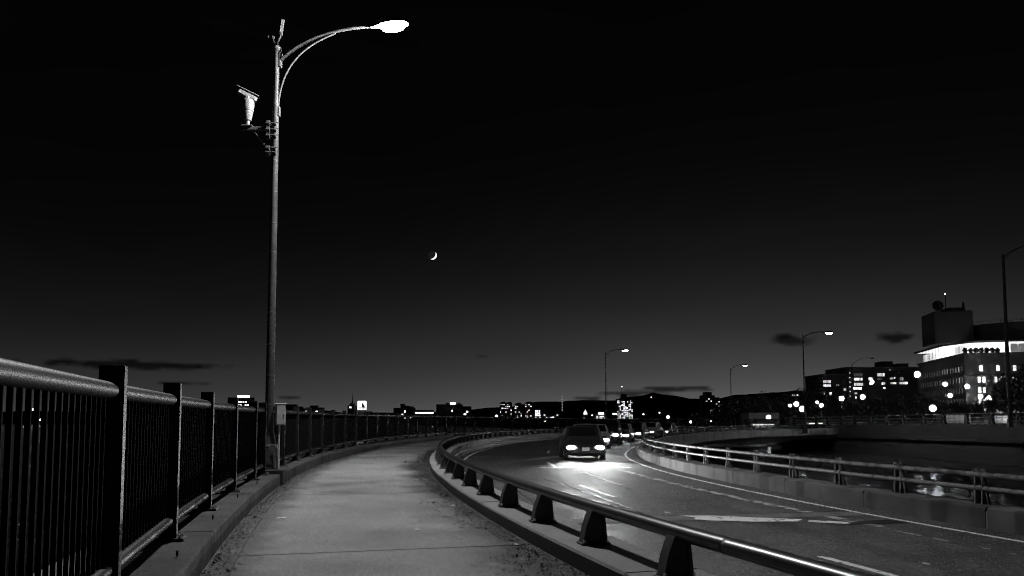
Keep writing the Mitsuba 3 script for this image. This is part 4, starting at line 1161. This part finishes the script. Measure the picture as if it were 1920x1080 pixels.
def tree(x, y, z0, h, w, seed, label):
    r = np.random.default_rng(seed)
    k = thing('tree', label, 'tree', TREE_GROUP)
    limbs = [tube([(x, y, z0), (x + r.normal(0, .1), y, z0 + h * .35), (x + r.normal(0, .3), y, z0 + h * .75)], [h * .028, h * .02, h * .007], 7)]
    blobs = []
    for i in range(11):
        g, q = r.uniform(0, 2 * pi), r.uniform(.25, 1)
        c = np.array([x + w * .42 * q * cos(g), y + w * .42 * q * sin(g), z0 + h * (.38 + .54 * r.random() * (1.15 - q * .5))])
        blobs.append((c, w * r.uniform(.16, .27)))
        limbs.append(tube([(x, y, z0 + h * r.uniform(.22, .5)), tuple((np.array([x, y, z0 + h * .5]) + c) / 2), tuple(c)], [h * .012, h * .008, h * .003], 5))
    put(k, 'trunk', cat(limbs), 'bark', smooth=40)
    n = 1700
    C = np.array([b[0] for b in blobs])
    S = np.array([b[1] for b in blobs])
    i = r.integers(0, len(C), n)
    d = r.normal(size=(n, 3))
    d /= np.linalg.norm(d, axis=1, keepdims=True)
    p = C[i] + d * (S[i] * r.uniform(.35, 1.12, n) ** .6)[:, None] * [1, 1, .8]
    a = r.normal(size=(n, 3))
    a /= np.linalg.norm(a, axis=1, keepdims=True)
    b = np.cross(a, r.normal(size=(n, 3)))
    b /= np.linalg.norm(b, axis=1, keepdims=True)
    s = (h * .028 * r.uniform(.6, 1.3, n))[:, None]
    v = np.stack([p - a * s, p + b * s * .6, p + a * s, p - b * s * .6], 1).reshape(-1, 3)
    q = np.arange(n) * 4
    put(k, 'crown', (v, np.vstack([np.stack([q, q + 1, q + 2], 1), np.stack([q, q + 2, q + 3], 1)])), 'leaf', smooth=False)


tr = np.random.default_rng(77)
TREES = []
for u, v, y in ((1362, 757, 260), (1378, 752, 250), (1394, 748, 240), (1412, 751, 245), (1432, 745, 235), (1452, 741, 235), (1470, 746, 230), (1488, 752, 220), (1508, 744, 225), (1522, 737, 230), (1538, 742, 240), (1556, 752, 225), (1575, 757, 215), (1596, 759, 205), (1618, 757, 215), (1640, 752, 205), (1662, 748, 210), (1684, 744, 205), (1704, 742, 205), (1726, 748, 195), (1748, 752, 190), (1772, 756, 185), (1796, 757, 180), (1822, 759, 178), (1850, 758, 176), (1300, 772, 300), (1330, 768, 290)):
    h = ((786 - v) / 1500 * y + 2.2) * 1.12
    TREES.append((U(u, y), y, -.85, h, max(5.0, h * 1.0)))
TREES += [(U(1898, 125), 125, -.85, 9.2, 6.5), (U(1922, 118), 118, -.85, 12.5, 8), (U(1912, 140), 140, -.85, 8, 6)]
for i, q in enumerate(TREES):
    u = 960 + 1500 * q[0] / q[1]
    if i > 26:
        lab, TREE_GROUP = ('dark tree at the right edge, lower left of the three there', 'dark tallest tree at the right edge, cut off by the picture', 'dark tree at the right edge, hindmost of the three there')[i - 27], 'dark trees at the right edge'
    elif u < 1500:
        lab, TREE_GROUP = 'dark tree in the line left of the first bridge lamp pole', 'dark tree line left of the first bridge lamp pole'
    elif u < 1742:
        lab, TREE_GROUP = 'dark tree in the row below the apartment block', 'dark trees below the apartment block'
    else:
        lab, TREE_GROUP = 'dark low tree in the row below the long hotel wing', 'dark trees below the hotel'
    tree(*q, 100 + i, lab)

# ------------------------------------------------------------------ moon: a dark disc with its lit crescent
mo = thing('moon', 'thin crescent moon alone in the dark sky', 'moon')
MC, MR = np.array([-301.5, 3000.0, 622.0]), 16.0
put(mo, 'dark_side', trimesh.creation.icosphere(4, MR).apply_translation(MC), 'moon_rock', em=glow(.0095))
v0 = -MC / np.linalg.norm(MC)                         # towards the viewer's part of the world
rt_ = np.cross([0, 0, 1.0], v0); rt_ /= np.linalg.norm(rt_)
up_ = np.cross(v0, rt_)
sd = (rt_ * cos(-.62) + up_ * sin(-.62))
tt = sd * cos(.62) - v0 * sin(.62)
mm = trimesh.creation.icosphere(6, MR * 1.004)
keep = (mm.triangles_center / MR) @ tt > .0
mm.update_faces(keep)
mm.remove_unreferenced_vertices()
put(mo, 'lit_crescent', mm.apply_translation(MC), 'moon_rock', smooth=False, em=glow(1.6))

# ------------------------------------------------------------------ litter along the kerbs


def litter(n, seed, kind):
    r = np.random.default_rng(seed)
    P, S = [], []
    while len(P) < n:
        m = 4000
        th = r.uniform(-.33, .02, m)
        if kind == 'right':
            off = np.abs(r.normal(0, .36, m))
            R = 110.135 + off
            patch = meshkit.fbm(np.stack([th * 110 * .8, off * 1.2, off * 0], -1), 3, 6)
            ok = (off < .25 + 1.5 * np.clip(patch - .36, 0, 1) * 2) & (R < 111.4)
        else:
            off = np.abs(r.normal(0, .14, m))
            R = 113.47 - off
            ok = off < .5
        for a, b in zip(R[ok], th[ok]):
            P.append((CX - a * cos(b), CY + a * sin(b)))
    P = np.array(P[:n])
    s = r.lognormal(-4.75, .5, n)
    d = r.normal(size=(n, 3)) * [1, 1, .35]
    d /= np.linalg.norm(d, axis=1, keepdims=True)
    e = np.cross(d, np.stack([r.normal(0, .35, n), r.normal(0, .35, n), np.ones(n)], 1))
    e /= np.linalg.norm(e, axis=1, keepdims=True)
    c = np.stack([P[:, 0], P[:, 1], .006 + s * .35], 1)
    k = np.cross(d, e)
    v = np.stack([c - d * s[:, None], c + e * s[:, None] * .55 + k * s[:, None] * .2, c + d * s[:, None], c - e * s[:, None] * .55 + k * s[:, None] * .2], 1).reshape(-1, 3)
    q = np.arange(n) * 4
    return (v, np.vstack([np.stack([q, q + 1, q + 2], 1), np.stack([q, q + 2, q + 3], 1)]))


put(None, 'leaf_litter', litter(22000, 3, 'right'), 'dry_leaf', smooth=False)
tag('leaf_litter', 'dark dry leaves and grit lying along the granite kerb on the right of the footway', 'leaves', kind='stuff')
put(None, 'leaf_litter', litter(14000, 4, 'left'), 'dry_leaf', smooth=False)
tag('leaf_litter_001', 'dry leaves and grit lying along the foot of the left concrete kerb', 'leaves', kind='stuff')
r3 = np.random.default_rng(12)


def scrap(label, x, y, s, z=.004):
    k = thing('paper_scrap', label, 'litter')
    g = np.linspace(0, 2 * pi, 9)[:-1]
    rr_ = s * r3.uniform(.6, 1.2, 8)
    v = np.c_[x + rr_ * np.cos(g) * 1.4, y + rr_ * np.sin(g), z + r3.uniform(0, .02, 8)]
    v = np.vstack([v, [x, y, z + .018]])
    put(k, 'sheet', (v, np.array([(i, (i + 1) % 8, 8) for i in range(8)])), 'pale_scrap', smooth=False)


scrap('small crumpled white scrap lying in the middle of the near slab', -1.2, 10.2, .035)
scrap('small pale scrap by the left kerb opposite the second slab', -3.25, 11.4, .05)
scrap('pale scrap among the leaves at the granite kerb, nearest the camera', .05, 9.0, .03)
scrap('pale scrap at the granite kerb halfway to the bend', -.95, 13.0, .03)
scrap('tiny white scrap on the road near the middle of the picture', 2.9, 15.1, .04, ZR + .004)
scrap('white scrap on the open road, lower right', 5.0, 9.8, .04, ZR + .004)
